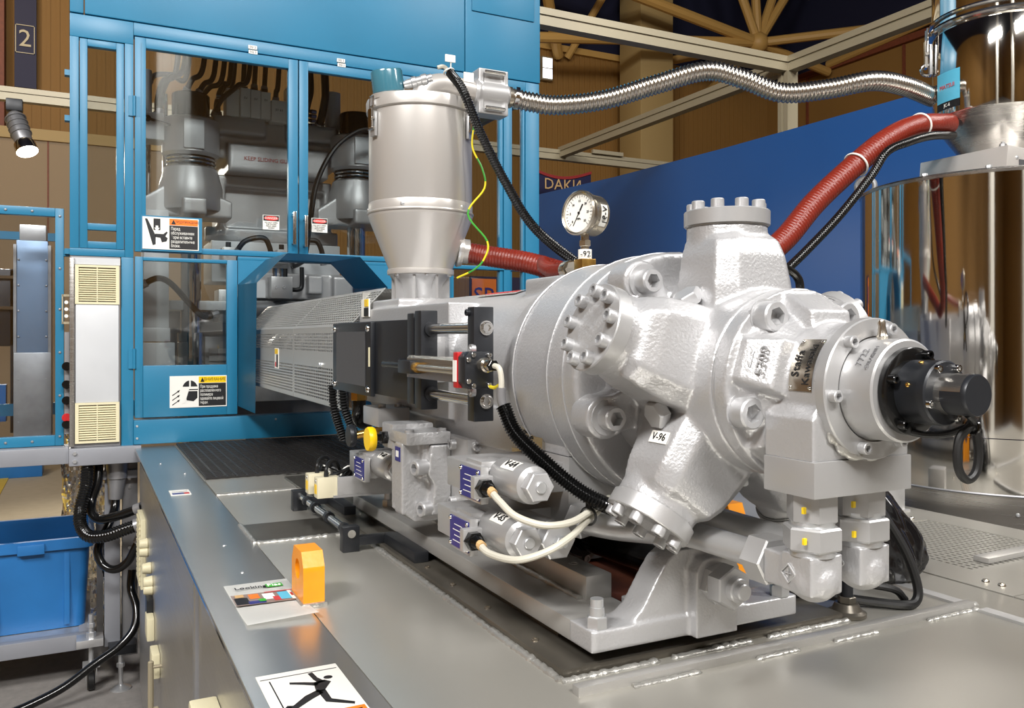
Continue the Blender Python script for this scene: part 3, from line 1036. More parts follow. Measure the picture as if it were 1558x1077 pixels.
# black hoses inside
def hose(pts, r, label, mat='rubber', group='black hoses inside the press enclosure', name='hydraulic_hose', fit=True):
    o = thing(name, label, 'hose', pts[0], group)
    pts = list(pts)
    if pts[0][2] >= 3.02:
        pts.insert(0, (pts[0][0] - .03, pts[0][1] + .03, 3.45))
    if pts[-1][2] >= 3.02:
        pts.append((pts[-1][0] + .03, pts[-1][1] + .03, 3.45))
    sp = spline(pts, 8)
    MB().tube(sp, r, 9).build('sleeve', mat, o)
    if fit:
        for a, c in ((sp[0], sp[1]), (sp[-1], sp[-2])):
            dd = (Vector(c) - Vector(a)).normalized()
            MB().cyl(Vector(a) - dd * .004, Vector(a) + dd * .03, r * 1.35, seg=8).build('end_fitting', 'greysteel', o)
    return o
L_ = 'black hose drooping over the press head behind the glass doors'
hs = [
    [(.30, 4.86, 2.93), (.34, 4.88, 2.99), (.42, 4.90, 3.01), (.5, 4.92, 3.02)],
    [(.345, 4.80, 2.748), (.345, 4.80, 2.84), (.375, 4.82, 2.95), (.44, 4.84, 3.02)],
    [(.35, 4.735, 2.748), (.36, 4.735, 2.85), (.40, 4.745, 2.95), (.47, 4.75, 3.02)],
    [(.475, 4.735, 2.877), (.505, 4.70, 2.94), (.56, 4.69, 3.02)],
    [(.535, 4.755, 2.877), (.57, 4.755, 2.94), (.625, 4.765, 3.02)],
    [(.63, 4.83, 2.80), (.66, 4.755, 2.87), (.74, 4.74, 2.95), (.80, 4.745, 3.02)],
    [(.66, 4.87, 2.80), (.655, 4.87, 2.90), (.685, 4.87, 2.985), (.72, 4.87, 3.03)],
    [(.66, 4.945, 2.80), (.66, 4.95, 2.90), (.70, 4.96, 2.985), (.75, 4.97, 3.04)],
    [(.79, 4.86, 2.975), (.79, 4.865, 3.02)],
    [(.845, 4.86, 2.972), (.85, 4.865, 3.02)],
    [(.90, 4.86, 2.968), (.905, 4.865, 3.02)],
    [(.555, 4.825, 2.877), (.61, 4.84, 2.95), (.675, 4.825, 3.02)],
    [(.96, 4.84, 2.91), (.96, 4.825, 2.97), (.97, 4.82, 3.02)],
]
for h in hs:
    hose(h, .014, L_)
for k in range(6):
    hose([(.99, 5.2, 2.995 - k * .028), (1.12, 5.15, 2.975 - k * .028), (1.27, 5.2, 2.98 - k * .028)], .010, 'thin black hose in a stacked bundle above the press crosshead', group='stacked hoses above the crosshead')
hose([(1.21, 4.72, 3.02), (1.21, 4.75, 2.9), (1.205, 4.84, 2.80)], .022, 'thick black vertical hose in front of the air cylinder')
hose([(1.13, 4.72, 3.02), (1.12, 4.74, 2.9), (1.11, 4.83, 2.80)], .016, 'thick black hose slanting down to the crosshead')
for k, c_ in enumerate(((0, 0), (0, .032))):
    hose([(1.42, 4.45 - c_[1], 2.72), (1.30, 4.42 - c_[1], 2.69), (1.17, 4.40 - c_[1], 2.58), (1.08, 4.40 - c_[1], 2.40), (1.05, 4.42 - c_[1], 2.2), (1.055, 4.55 - c_[1] * .7, 2.06 - c_[1]), (1.06, 4.70, 2.03 - c_[1]), (1.06, 4.852, 2.03 - c_[1])], .011, 'black twin hose arching behind the right glass door', group='twin hoses arching behind the door')
for x0 in (.72, 1.0):
    hose([(x0, 4.7, 2.04), (x0 + .05, 4.68, 2.11), (x0 + .14, 4.67, 2.13), (x0 + .175, 4.67, 2.08), (x0 + .19, 4.68, 2.0)], .014, 'black hose looping beside the mould plate connector', group='hoses looping at the mould plate')
    o = thing('hose_connector', 'silver connector block behind the %s glass door' % ('wide left' if x0 < .9 else 'hopper-side'), 'connector', (x0 - .03, 4.72, 2.0), 'mould plate connectors')
    MB().box(x0 - .06, x0 + .005, 4.69, 4.86, 2.0, 2.075).build('block', 'galv', o, bevel=.003)
    MB().cyl((x0 - .03, 4.73, 2.075), (x0 - .03, 4.73, 2.105), .014, seg=12).build('cap', 'black', o)
    bolt(o, (x0 - .04, 4.69, 2.03), (0, -1, 0), .007, .005, 'socket', 'bolt')
hose([(.25, 4.5, 1.85), (.32, 4.48, 1.885), (.38, 4.46, 1.86), (.46, 4.45, 1.77), (.53, 4.45, 1.70), (.60, 4.46, 1.715)], .015, 'black hose hanging behind the lower left pane', group=None)
# ------------------------------------------------------------------ machine bed
bed = thing('machine_bed', 'long grey steel machine bed carrying the injection unit', 'machine bed', (1.2, 1.9, 0))
T = 1.10
MB().box(.205, .371, -.45, 4.185, T - .006, T).build('edge_strip', 'deckedge', bed, bevel=.0015)
MB().box(.205, .2065, -.45, 4.185, T - .012, T - .006).build('edge_lip', 'chrome', bed)
MB().box(.373, 1.593, -.45, 4.19, T - .010, T - .001).build('top_plate', 'deck', bed, bevel=.0015)
gx0, gx1, gy0, gy1 = 1.70, 2.06, 1.18, 1.558
b = MB()
SY0, SY1 = 1.0200, 1.0225      # open joint between the two deck sheets
b.box(1.597, 2.165, -.45, SY0, T - .010, T)
b.box(1.597, gx0, SY1, 4.19, T - .010, T)
b.box(gx1, 2.165, SY1, 4.19, T - .010, T)
b.box(gx0, gx1, SY1, gy0, T - .010, T)
b.box(gx0, gx1, gy1, 4.19, T - .010, T)
b.build('side_deck', 'deck', bed)
b = MB()
perforated(b, (gx0, gy0, T - .003), (1, 0, 0), (0, 1, 0), 20, 21, .018, .018, .0075, .012, .002, (0, 0, 1))
b.build('perforated_vent', 'deck', bed)
MB().box(gx0, gx1, gy0, gy1, T - .12, T - .10).build('vent_tray', 'galv', bed)
for p in ((1.642, 1.108), (1.644, 1.075), (2.03, 1.585), (1.66, 1.62)):
    bolt(bed, (p[0], p[1], T), (0, 0, 1), .008, .006, 'pan', 'nickel', 'screw')
# side sheet metal of the bed
MB().box(.222, .240, -.45, 1.945, .06, T - .012).build('side_panel', 'stainless_dark', bed)
MB().box(.222, .240, 1.985, 4.10, .06, T - .012).build('side_panel', 'stainless_dark', bed)
MB().box(.214, .240, 1.945, 1.985, .06, T - .012).build('panel_post', 'greysteel', bed, bevel=.004)
MB().box(.240, 2.14, 4.06, 4.10, .06, T - .012).build('end_panel', 'greysteel', bed)
MB().box(2.12, 2.14, -.45, 4.10, .06, T - .012).build('side_panel', 'stainless_dark', bed)
MB().box(.240, 2.12, -.45, -.43, .06, T - .012).build('end_panel', 'greysteel', bed)
MB().box(.26, 2.1, -.4, 4.05, 0, .06).build('plinth', 'black', bed)
# fittings on the side panel
o = MB().box(.203, .222, 3.70, 3.93, .585, .865).build('terminal_strip', 'cream', bed, bevel=.002)
for k in range(13):
    MB().box(.198, .203, 3.72, 3.91, .597 + k * .0205, .607 + k * .0205).build('terminal_rib', 'cream', o)
for y_, z_ in ((3.56, .80), (3.56, .77), (3.38, .75), (3.30, .72), (3.30, .695)):
    MB().cyl((.222, y_, z_), (.190, y_, z_), .022, .018, seg=14, ch=.003).build('selector_knob', 'cream', bed)
MB().box(.200, .222, 3.28, 3.36, .60, .66).build('switch', 'black', bed, bevel=.003)
for y_, z_ in ((3.26, .575), (3.02, .53)):
    MB().box(.196, .222, y_ - .05, y_ + .05, z_ - .04, z_ + .04).build('socket_cover', 'cream', bed, bevel=.006)
for y_, z_ in ((2.92, .46), (2.70, .40)):
    o = MB().cyl((.19, y_, z_ - .11), (.19, y_, z_ + .11), .009, seg=10, ch=.003).build('handle', 'alu', bed)
    for e in (-.09, .09):
        MB().cyl((.19, y_, z_ + e), (.223, y_, z_ + e), .006, seg=8).build('handle_post', 'alu', o)
o = MB().box(.172, .222, 1.50, 1.665, .80, .93).build('vent_cover', 'cream', bed, bevel=.006)
for k in range(5):
    MB().box(.168, .172, 1.51, 1.655, .815 + k * .02, .825 + k * .02).build('vent_rib', 'cream', o)
# raised steel strips and weld beads
MB().box(.625, 1.196, 1.073, 3.0, T - .002, T + .012).build('slide_plate', 'plate', bed, bevel=.001)
MB().box(.613, 1.463, 1.008, 1.026, T - .002, T + .012).build('stop_strip', 'baseplate', bed, bevel=.0015)
MB().box(1.452, 1.478, 1.026, 1.9, T - .002, T + .004).build('stop_strip', 'galv', bed)
MB().box(1.452, 1.478, -.4, .995, T - .002, T + .004).build('stop_strip', 'galv', bed)
MB().box(.373, .64, 2.815, 3.09, T - .002, T + .004).build('cross_plate', 'deck', bed)
MB().box(.373, .585, 2.118, 2.315, T - .002, T + .003).build('dark_cover', 'plate', bed)


def weld(p0, p1, r, breaks=()):
    p0, p1 = Vector(p0), Vector(p1)
    L = (p1 - p0).length
    n = int(L / .006)
    pts, rad = [], []
    for i in range(n + 1):
        t = i / n
        pts.append(p0.lerp(p1, t) + V(random.uniform(-.0006, .0006), random.uniform(-.0006, .0006), -r * .35))
        q = 1 + .12 * math.sin(i * 2.1) + random.uniform(-.14, .14)
        if any(a < t < c for a, c in breaks):
            q = .12
        rad.append(r * q)
    MB().tube(pts, r, 7, rad=rad).build('weld_bead', 'weld', bed, ang=80)


weld((.620, 1.066, T), (.620, 2.05, T), .0085)
weld((.617, 1.064, T), (1.205, 1.068, T), .0075, ((.62, .68), (.3, .34)))
weld((.70, 1.002, T), (1.463, 1.003, T), .006, ((.16, .30), (.42, .52), (.66, .82)))
weld((1.44, 1.016, T + .004), (1.475, 1.016, T + .004), .009)
weld((.373, 2.112, T), (.60, 2.112, T), .008)
weld((.373, 2.808, T), (.63, 2.808, T), .006)
weld((.371, 2.11, T), (.371, 2.33, T), .007)
for y_ in (1.20, 1.38, 1.54, 1.68):
    bolt(bed, (.648, y_, T + .012), (0, 0, 1), .006, .003, 'socket', 'nickel', 'screw')
for p in ((.30, 1.86), (.30, 2.12), (.33, 3.3), (.30, 2.95), (.27, 3.6)):
    bolt(bed, (p[0], p[1], T), (0, 0, 1), .005, .0025, 'pan', 'bolt', 'screw')
# rubber mats
for i, (x0, lab) in enumerate(((.379, 'black perforated rubber mat at the edge strip of the bed'), (.806, 'black perforated rubber mat running under the barrel guard'))):
    b = MB()
    perforated(b, (x0, 3.10, T + .004), (1, 0, 0), (0, 1, 0), 12, 32, .0352, .0335, .0275, .0235, .006, (0, 0, 1))
    o = b.build('rubber_mat', 'rubbermat', label=lab, cat='mat', group='rubber mats on the bed')
# maker's tag and small plate near the corner
tg = thing('maker_tag', 'small white plate with blue and red print on the edge strip', 'label', (.27, 2.92, T))
MB().box(.245, .305, 2.86, 2.95, T, T + .0015).build('plate', 'white', tg)
MB().box(.250, .285, 2.865, 2.895, T + .0015, T + .002).build('print', 'labelblue', tg)
MB().box(.285, .301, 2.865, 2.895, T + .0015, T + .002).build('print', 'redprint', tg)
MB().box(.252, .298, 2.915, 2.918, T + .0015, T + .002).build('print', 'ink', tg)
fb = thing('flat_bar', 'loose flat steel bar lying on the perforated deck', 'bar', (1.96, 1.214, T))
MB().obox((1.96, 1.214, T + .006), (.999, .03, 0), (-.03, .999, 0), .185, .018, .006).build('bar', 'baseplate', fb, bevel=.0015)

# ------------------------------------------------------------------ things lying on the bed
# brochure
br = thing('brochure', 'white printed brochure with a green logo lying on the edge strip', 'brochure', (.312, 1.634, T))
o_, xd, yd = V(.2505, 1.503, T), V(.1225, -.006, 0), V(-.0015, .268, 0)
b = MB()
N = 10
rows = []
for j in range(N + 1):
    t = j / N
    lift = .003 + .010 * max(0, .35 - t) ** 1.5 * 4
    rows.append([o_ + xd * s + yd * t + V(0, 0, lift * (.4 + .6 * s) * (1 if t < .99 else 1)) for s in (0, .5, 1)])
vv = [[b.bm.verts.new(p) for p in r] for r in rows]
fs = [b.bm.faces.new((vv[j][i], vv[j][i + 1], vv[j + 1][i + 1], vv[j + 1][i])) for j in range(N) for i in range(2)]
bmesh.ops.solidify(b.bm, geom=fs, thickness=.0025)
b.build('pages', 'paper', br)
def bp(s, t, h=.0045):
    t2 = max(0, .35 - t) ** 1.5 * .04
    return o_ + xd * s + yd * t + V(0, 0, h + t2 * (.4 + .6 * s))
def patch(par, s0, s1, t0, t1, mat, h=.0048):
    MB().quad(bp(s0, t0, h), bp(s1, t0, h), bp(s1, t1, h), bp(s0, t1, h)).build('print', mat, par)
ph = [('photo', 0, 1, .42, .68), ('ink', .02, .22, .44, .60), ('labelblue', .20, .45, .43, .50), ('orangelabel', .25, .40, .55, .66), ('paper', .45, .62, .50, .64), ('redprint', .58, .72, .45, .55),
      ('lightblue', .68, .84, .46, .64), ('white', .84, .98, .44, .66), ('redplastic', .86, .92, .52, .60), ('redprint', .5, .98, .655, .675), ('gold', .05, .18, .60, .67), ('green', .36, .46, .46, .52)]
for k, (m_, a, c, e, g) in enumerate(ph):
    patch(br, a, c, e, g, m_, .0050 + .0001 * k)
patch(br, .60, .86, .80, .885, 'green', .0050)
text(br, 'Looking', bp(.36, .838, .0052), xd, yd, .021, 'ink', squash=.9)
text(br, 'Plas', bp(.73, .842, .0056), xd, yd, .021, 'paper', squash=.85)
# orange lifting lug with hole
def orange_lug(name, x0, x1, y0, y1, z0, h, hz, hr, label, grp=None):
    w = (y1 - y0) / 2
    yc = (y0 + y1) / 2
    out = [(y0, z0), (y1, z0), (y1, z0 + h * .72), (y1 - w * .35, z0 + h), (y0 + w * .35, z0 + h), (y0, z0 + h * .72)]
    n = 24
    b = MB()
    # outer outline resampled radially around the hole centre so that a ring of quads closes it
    def ray_hit(a):
        d = (math.cos(a), math.sin(a))
        best = None
        for (p, q) in zip(out, out[1:] + out[:1]):
            ex, ey = q[0] - p[0], q[1] - p[1]
            den = d[0] * ey - d[1] * ex
            if abs(den) < 1e-9:
                continue
            t = ((p[0] - yc) * ey - (p[1] - hz) * ex) / den
            s = ((p[0] - yc) * d[1] - (p[1] - hz) * d[0]) / den
            if t > 0 and -1e-6 <= s <= 1 + 1e-6 and (best is None or t < best):
                best = t
        return (yc + d[0] * best, hz + d[1] * best)
    angs = sorted([2 * math.pi * i / n for i in range(n)] + [math.atan2(q - hz, p - yc) % (2 * math.pi) for p, q in out])
    O = [ray_hit(a) for a in angs]
    I = [(yc + hr * math.cos(a), hz + hr * math.sin(a)) for a in angs]
    m = len(angs)
    mk_ = lambda L, x: [b.bm.verts.new((x, p, q)) for p, q in L]
    o0, o1, i0, i1 = mk_(O, x0), mk_(O, x1), mk_(I, x0), mk_(I, x1)
    for i in range(m):
        j = (i + 1) % m
        for P, Q in ((o0, o1), (o1, i1), (i1, i0), (i0, o0)):
            b.bm.faces.new((P[i], P[j], Q[j], Q[i]))
    t = thing(name, label, 'lifting lug', ((x0 + x1) / 2, yc, z0), grp)
    b.build('eye_plate', 'orange', t, ang=40)
    return t
lg = orange_lug('lifting_lug', .362, .402, 1.572, 1.668, T, .098, T + .060, .019, 'bright orange welded lifting lug beside the brochure')
MB().box(.357, .407, 1.566, 1.674, T - .002, T + .006).build('weld_foot', 'weld', lg, bevel=.003)
lg = orange_lug('lifting_lug', 1.20, 1.24, 1.36, 1.46, T, .15, T + .10, .022, 'orange lifting lug half hidden behind the silver hydraulic pipes')
MB().box(1.195, 1.245, 1.354, 1.466, T - .002, T + .006).build('weld_foot', 'weld', lg, bevel=.003)
# fall hazard sign stuck on the strip
sg = thing('hazard_sign', 'cream falling-man hazard sign stuck flat on the bed edge strip', 'sign', (.283, 1.15, T))
MB().box(.224, .343, .94, 1.277, T, T + .0015).build('plate', 'white', sg, bevel=.0005)
zz = T + .0015
def fl(poly, mat, h=.0004, name='print'):
    MB().prism(poly, 'z', zz, zz + h).build(name, mat, sg)
def rect(s0, s1, t0, t1):   # s along x 0..1, t along -y 0..1 of the upper pictogram
    return [(.224 + .119 * s0, 1.277 - .17 * t0), (.224 + .119 * s1, 1.277 - .17 * t0), (.224 + .119 * s1, 1.277 - .17 * t1), (.224 + .119 * s0, 1.277 - .17 * t1)]
def st(pts, mat='ink'):
    fl([(.224 + .119 * s, 1.277 - .17 * t) for s, t in pts], mat)
st([(.12, .16), (.135, .16), (.135, .80), (.12, .80)])
st([(.03, .10), (.97, .10), (.97, .11), (.03, .11)])
st([(.14, .74), (.22, .72), (.22, .75), (.14, .77)])
cx_, cy_ = .80, .28
st([(cx_ + .055 * math.cos(R(a)), cy_ + .036 * math.sin(R(a))) for a in range(0, 360, 20)])
st([(.60, .34), (.74, .32), (.80, .38), (.66, .54), (.56, .56)])
st([(.74, .36), (.68, .25), (.66, .12), (.60, .13), (.62, .28), (.66, .38)])
st([(.66, .36), (.50, .30), (.34, .25), (.33, .29), (.48, .35), (.62, .42)])
st([(.60, .50), (.42, .58), (.24, .72), (.18, .70), (.14, .74), (.28, .78), (.48, .66), (.64, .58)])
st([(.58, .52), (.60, .76), (.88, .90), (.90, .86), (.68, .72), (.68, .52)])
fl([(.228, .945), (.305, .945), (.305, 1.117), (.228, 1.117)], 'ink')
fl([(.307, .945), (.340, .945), (.340, 1.117), (.307, 1.117)], 'orangelabel')
text(sg, 'ПРЕДУПРЕЖДЕНИЕ', (.323, 1.02, zz + .0006), (0, -1, 0), (1, 0, 0), .018, 'ink', squash=.75)
fl([(.313, 1.108), (.335, 1.108), (.324, 1.09)], 'ink', .0008)
text(sg, 'Держитесь\nза ограждение\nОсторожно', (.268, 1.105, zz + .0006), (0, -1, 0), (1, 0, 0), .018, 'white', align='LEFT')
# ------------------------------------------------------------------ injection unit carriage
AXX, AXZ = .88, 1.535
ca = thing('carriage_base', 'grey painted carriage base with a cast pivot bracket', 'machine base', (.87, 1.6, T + .012))
MB().box(.69, .76, 1.2, 2.5, T + .012, T + .034).build('guide_rail', 'plate', ca)
MB().box(1.0, 1.06, 1.2, 2.5, T + .012, T + .034).build('guide_rail', 'plate', ca)
def chamfer_box(x0, x1, y0, y1, z0, z1, nm, mat='baseplate', bv=.004):
    return MB().box(x0, x1, y0, y1, z0, z1).build(nm, mat, ca, bevel=bv)
chamfer_box(.667, .790, 1.122, 2.30, 1.132, 1.165, 'side_rail')
chamfer_box(.97, 1.073, 1.122, 2.30, 1.132, 1.165, 'side_rail')
# rail bars with bolts on top
chamfer_box(.738, .788, 1.19, 2.25, 1.164, 1.205, 'rail_bar', 'baseplate', .002)
weld_pts = [(.733, y, 1.166) for y in [1.2 + i * .02 for i in range(50)]]
MB().tube(weld_pts, .006, 6, rad=[.006 * (1 + random.uniform(-.3, .3)) for _ in weld_pts]).build('weld_seam', 'weld', ca, ang=80)
bolt(ca, (.762, 1.27, 1.2035), (0, 0, 1), .009, .0025, 'socket', 'bolt', 'screw')
for (x, y) in ((.686, 1.076), (1.046, 1.072), (.70, 2.09)):
    bolt(ca, (x, y, 1.165), (0, 0, 1), .0165, .018, 'hex', 'bolt')
    MB().cyl((x, y, 1.18), (x, y, 1.196), .012, .011, seg=14).build('bolt_end', 'bolt', ca)
    MB().cyl((x, y, 1.196), (x, y, 1.208), .010, seg=14).build('bolt_end', 'bolt', ca)
# pivot bracket casting
b = MB()
b.box(.667, 1.073, 1.058, 1.125, 1.132, 1.165)
prof = [(.70, 1.14), (.735, 1.163), (.762, 1.185), (.79, 1.228), (.808, 1.252), (.83, 1.266), (.87, 1.268), (.905, 1.262), (.932, 1.242), (.945, 1.21), (.955, 1.175), (.975, 1.155), (1.0, 1.14)]
b.prism(prof, 'y', 1.064, 1.12)
b.prism([(.845, 1.133), (.928, 1.133), (.932, 1.235), (.915, 1.255), (.86, 1.255), (.845, 1.235)], 'y', 1.040, 1.11)
b.box(.80, .96, 1.08, 1.18, 1.135, 1.17)
b.cast('pivot_bracket', 'cast', ca, .0035, 4)
b = MB()
b.hexp((.882, 1.042, 1.216), (.882, 1.026, 1.216), .032, .2)
b.hexp((.884, 1.028, 1.216), (.884, .998, 1.216), .034, .5)
b.cyl((.884, 1.0, 1.216), (.884, .985, 1.216), .019, seg=20, ch=.002)
b.cyl((.884, .99, 1.216), (.884, .975, 1.216), .013, seg=20, ch=.002)
b.build('pivot_nut', 'silverbolt', ca, ang=25)
# traverse cylinder
cy = thing('traverse_cylinder', 'black round traverse cylinder with a bolted grey flange under the motor', 'cylinder', (.88, 1.35, 1.15))
MB().cyl((.884, 1.08, 1.216), (.884, 1.44, 1.205), .026, seg=28).build('rod', 'blackgloss', cy)
fl_ = MB()
fl_.cyl((.875, 1.44, 1.204), (.875, 1.48, 1.204), .0575, seg=36, ch=.004)
fl_.build('flange', 'greysteel', cy)
MB().ring((.878, 1.425, 1.205), (0, 1, 0), .0255, .037, .02, 32).build('gland_ring', 'black', cy)
MB().box(.80, .962, 1.48, 1.75, 1.142, 1.232).build('cylinder_block', 'greysteel', cy, bevel=.006)
for a in (150, 200, 230, 260, 290, 100, 50):
    bolt(cy, (.875 + .0475 * math.cos(R(a)), 1.44, 1.204 + .0475 * math.sin(R(a))), (0, -1, 0), .0075, .008, 'socket', 'bolt')
bt = thing('drip_tray', 'rusty brown drip tray under the traverse cylinder', 'tray', (.88, 1.35, 1.13))
b = MB()
b.box(.791, .969, 1.19, 1.6, 1.130, 1.135)
b.box(.791, .795, 1.19, 1.6, 1.130, 1.150)
b.box(.965, .969, 1.19, 1.6, 1.130, 1.150)
b.build('tray', 'brown', bt)

# ------------------------------------------------------------------ injection housing
ih = thing('injection_housing', 'large silver cast injection housing on machined saddle blocks behind the motor', 'housing', (.88, 1.8, 1.165))
b = MB()
b.lathe([(.150, 0), (.168, .0), (.166, .62), (.168, .66), (.172, .70), (.190, .755), (.197, .79), (.199, .81), (.199, .92), (.205, .93), (.205, 1.02)], (AXX, 2.14, AXZ), (0, -1, 0), 72)
b.box(.797, .955, 1.36, 1.522, 1.58, 1.716)
b.box(.705, 1.055, 1.70, 2.365, 1.42, 1.675)
b.box(.745, 1.015, 2.14, 2.365, 1.50, 1.703)
b.box(.775, .985, 2.30, 2.435, 1.50, 1.703)
b.box(.72, 1.04, 1.40, 2.30, 1.38, 1.46)
b.cast('housing_casting', 'cast', ih, .005, 5)
b = MB()
for yy_, r_ in ((1.345, .2005), (1.212, .2055), (1.16, .2065)):
    b.torus((AXX, yy_, AXZ), (0, 1, 0), r_ - .0012, .0018, 72, 6)
b.build('joint_lines', 'cast', ih)
# label on the top, type plate, valve tags
def curved_label(par, r, y0, y1, a0, a1, mat, nm, yaxis=None):
    b = MB()
    n = 6
    g = [[b.bm.verts.new((AXX + r * math.cos(R(a0 + (a1 - a0) * i / n)), y, AXZ + r * math.sin(R(a0 + (a1 - a0) * i / n)))) for i in range(n + 1)] for y in (y0, y1)]
    for i in range(n):
        b.bm.faces.new((g[0][i], g[0][i + 1], g[1][i + 1], g[1][i]))
    return b.build(nm, mat, par)
ww = curved_label(ih, .1690, 1.60, 1.80, 100, 112, 'hopper', 'notice_label')
pa = R(106)
pn = V(math.cos(pa), 0, math.sin(pa))
text(ww, 'DO NOT STAND ON', V(AXX, 1.70, AXZ) + pn * .1696, (0, -1, 0), (math.sin(pa), 0, -math.cos(pa)), .017, 'redprint')

sd = ih
MB().box(.70, 1.06, 1.588, 1.75, 1.235, 1.388).build('clamp_block', 'silver', sd, bevel=.003)
MB().box(.722, 1.04, 1.22, 1.588, 1.262, 1.398).build('valve_pedestal', 'silver', sd, bevel=.003)
MB().box(.722, 1.04, 1.60, 2.30, 1.388, 1.45).build('upper_slab', 'silver', sd, bevel=.003)
MB().box(.74, 1.02, 1.75, 2.25, 1.205, 1.39).build('rear_block', 'greysteel', sd, bevel=.003)
MB().box(.735, .795, 1.36, 1.60, 1.204, 1.263).build('lower_block', 'greysteel', sd)
b = MB()
b.prism([(1.43, 1.35), (1.58, 1.35), (1.52, 1.47), (1.43, 1.42)], 'x', .735, .80)
b.cast('gusset', 'cast', sd, .005, 2)
for y_, z_ in ((1.655, 1.372), (1.655, 1.252), (1.605, 1.252)):
    bolt(sd, (.70, y_, z_), (-1, 0, 0), .011, .012)
for x_, z_ in ((.718, 1.375), (.745, 1.375)):
    bolt(sd, (x_, 1.588, z_), (0, -1, 0), .010, .012)
MB().ring((.757, 1.588, 1.373), (0, -1, 0), .010, .016, .006, 20).build('washer', 'chrome', sd)
o = MB().box(.7195, .7225, 1.385, 1.425, 1.352, 1.392).build('type_plate', 'nickel', sd)
MB().box(.722, .80, 1.22, 1.42, 1.398, 1.452).build('plate_boss', 'cast', sd, bevel=.006)
MB().box(.640, .72, 1.72, 1.86, 1.50, 1.60).build('side_arm', 'silver', sd, bevel=.003)
pl = MB().box(.716, .722, 1.30, 1.38, 1.402, 1.450).build('type_plate', 'nickel', sd)
text(pl, 'INJECTION UNIT', (.7155, 1.34, 1.442), (0, -1, 0), (0, 0, 1), .0085, 'ink')
text(pl, 'TYPE\nUNIT  NO.\nDATE', (.7155, 1.372, 1.419), (0, -1, 0), (0, 0, 1), .0085, 'ink', align='LEFT')
for y_, s_ in ((1.98, 'I-04'), (1.88, 'V-81')):
    o = MB().box(.7205, .7225, y_ - .022, y_ + .022, 1.418, 1.440).build('valve_tag', 'white', sd)
    text(o, s_, (.7195, y_, 1.429), (0, -1, 0), (0, 0, 1), .018, 'ink')
o = MB().box(.7212, .7225, 1.80, 2.06, 1.398, 1.414).build('valve_tag', 'greypaint', sd)
text(o, 'RELIEF VALVE  INJ.PRESSURE', (.7205, 1.93, 1.406), (0, -1, 0), (0, 0, 1), .011, 'ink')

# ------------------------------------------------------------------ perforated barrel guard
bgd = thing('barrel_guard', 'faceted perforated steel guard around the barrel', 'guard', (.88, 3.3, 1.38))
sec = [(.68, 1.385), (.68, 1.628), (.79, 1.742), (.97, 1.742), (1.08, 1.628), (1.08, 1.385)]
y0g, y1g = 2.44, 4.16
ymid = 3.10
def gpanel(a, c, ya, yb, nm, mark=True):
    a3, c3 = V(a[0], 0, a[1]), V(c[0], 0, c[1])
    wv = c3 - a3
    L = wv.length
    wd = wv.normalized()
    nd = V(0, -1, 0).cross(wd)
    if nd.dot(V(a[0] - .88, 0, a[1] - 1.5)) < 0:
        nd = -nd
    m = .012
    b = MB()
    # rim of the panel
    org = a3 + V(0, ya, 0)
    pu = (yb - ya - 2 * m) / max(1, round((yb - ya - 2 * m) / .026))
    nu = max(1, round((yb - ya - 2 * m) / .026))
    return org, wd, nd, L, pu, nu, m
def gbuild(a, c, ya, yb, rows):
    """rows: list of (w0, w1) perforated bands across the panel width; the rest is plain"""
    org, wd, nd, L, pu, nu, m = gpanel(a, c, ya, yb, '')
    b = MB()
    def plain(u0, u1, w0, w1):
        p = [org + V(0, u0, 0) + wd * w0, org + V(0, u1, 0) + wd * w0, org + V(0, u1, 0) + wd * w1, org + V(0, u0, 0) + wd * w1]
        q = [x_ + nd * .0015 for x_ in p]
        vs = [b.bm.verts.new(x_) for x_ in p + q]
        for f_ in ((0, 1, 2, 3), (4, 5, 6, 7), (0, 1, 5, 4), (1, 2, 6, 5), (2, 3, 7, 6), (3, 0, 4, 7)):
            b.bm.faces.new([vs[i] for i in f_])
    Ly = yb - ya
    prev = 0
    for w0, w1 in rows:
        plain(0, Ly, prev, w0)
        plain(0, m, w0, w1)
        plain(Ly - m, Ly, w0, w1)
        nv = max(1, round((w1 - w0) / .0105))
        perforated(b, org + V(0, m, 0) + wd * w0, (0, 1, 0), wd, nu, nv, pu, (w1 - w0) / nv, pu * .80, (w1 - w0) / nv * .55, .0015, nd)
        prev = w1
    plain(0, Ly, prev, L)
    return b.build('guard_panel', 'sheet', bgd, ang=20)
for ya, yb in ((y0g, ymid), (ymid + .004, y1g)):
    Ls = .243
    gbuild(sec[0], sec[1], ya, yb, [(.012, .118), (.165, .228)])
    gbuild(sec[1], sec[2], ya - (.06 if ya == y0g else 0), yb, [(.01, .148)])
    gbuild(sec[2], sec[3], ya, yb, [(.01, .17)])
    gbuild(sec[3], sec[4], ya, yb, [(.01, .148)])
MB().box(1.0785, 1.08, y0g, y1g, 1.385, 1.628).build('far_panel', 'sheet', bgd)
MB().box(.68, .72, y0g, y1g, 1.383, 1.385).build('bottom_flange', 'sheet', bgd)
MB().box(.755, 1.005, y0g + .06, y0g + .064, 1.625, 1.735).build('inner_brace', 'sheet', bgd)
for (y_, z_) in ((2.69, 1.51), (2.71, 1.51)):
    bolt(bgd, (.68, y_, z_), (-1, 0, 0), .007, .006, 'hex', 'bolt')
o = MB().box(.6765, .679, 3.36, 3.43, 1.475, 1.555).build('hazard_label', 'white', bgd)
MB().box(.676, .677, 3.365, 3.395, 1.48, 1.53).build('print', 'ink', o)
MB().box(.676, .677, 3.365, 3.425, 1.532, 1.552).build('print', 'yellow', o)
MB().box(.676, .677, 3.40, 3.42, 1.482, 1.50).build('print', 'dangerred', o)
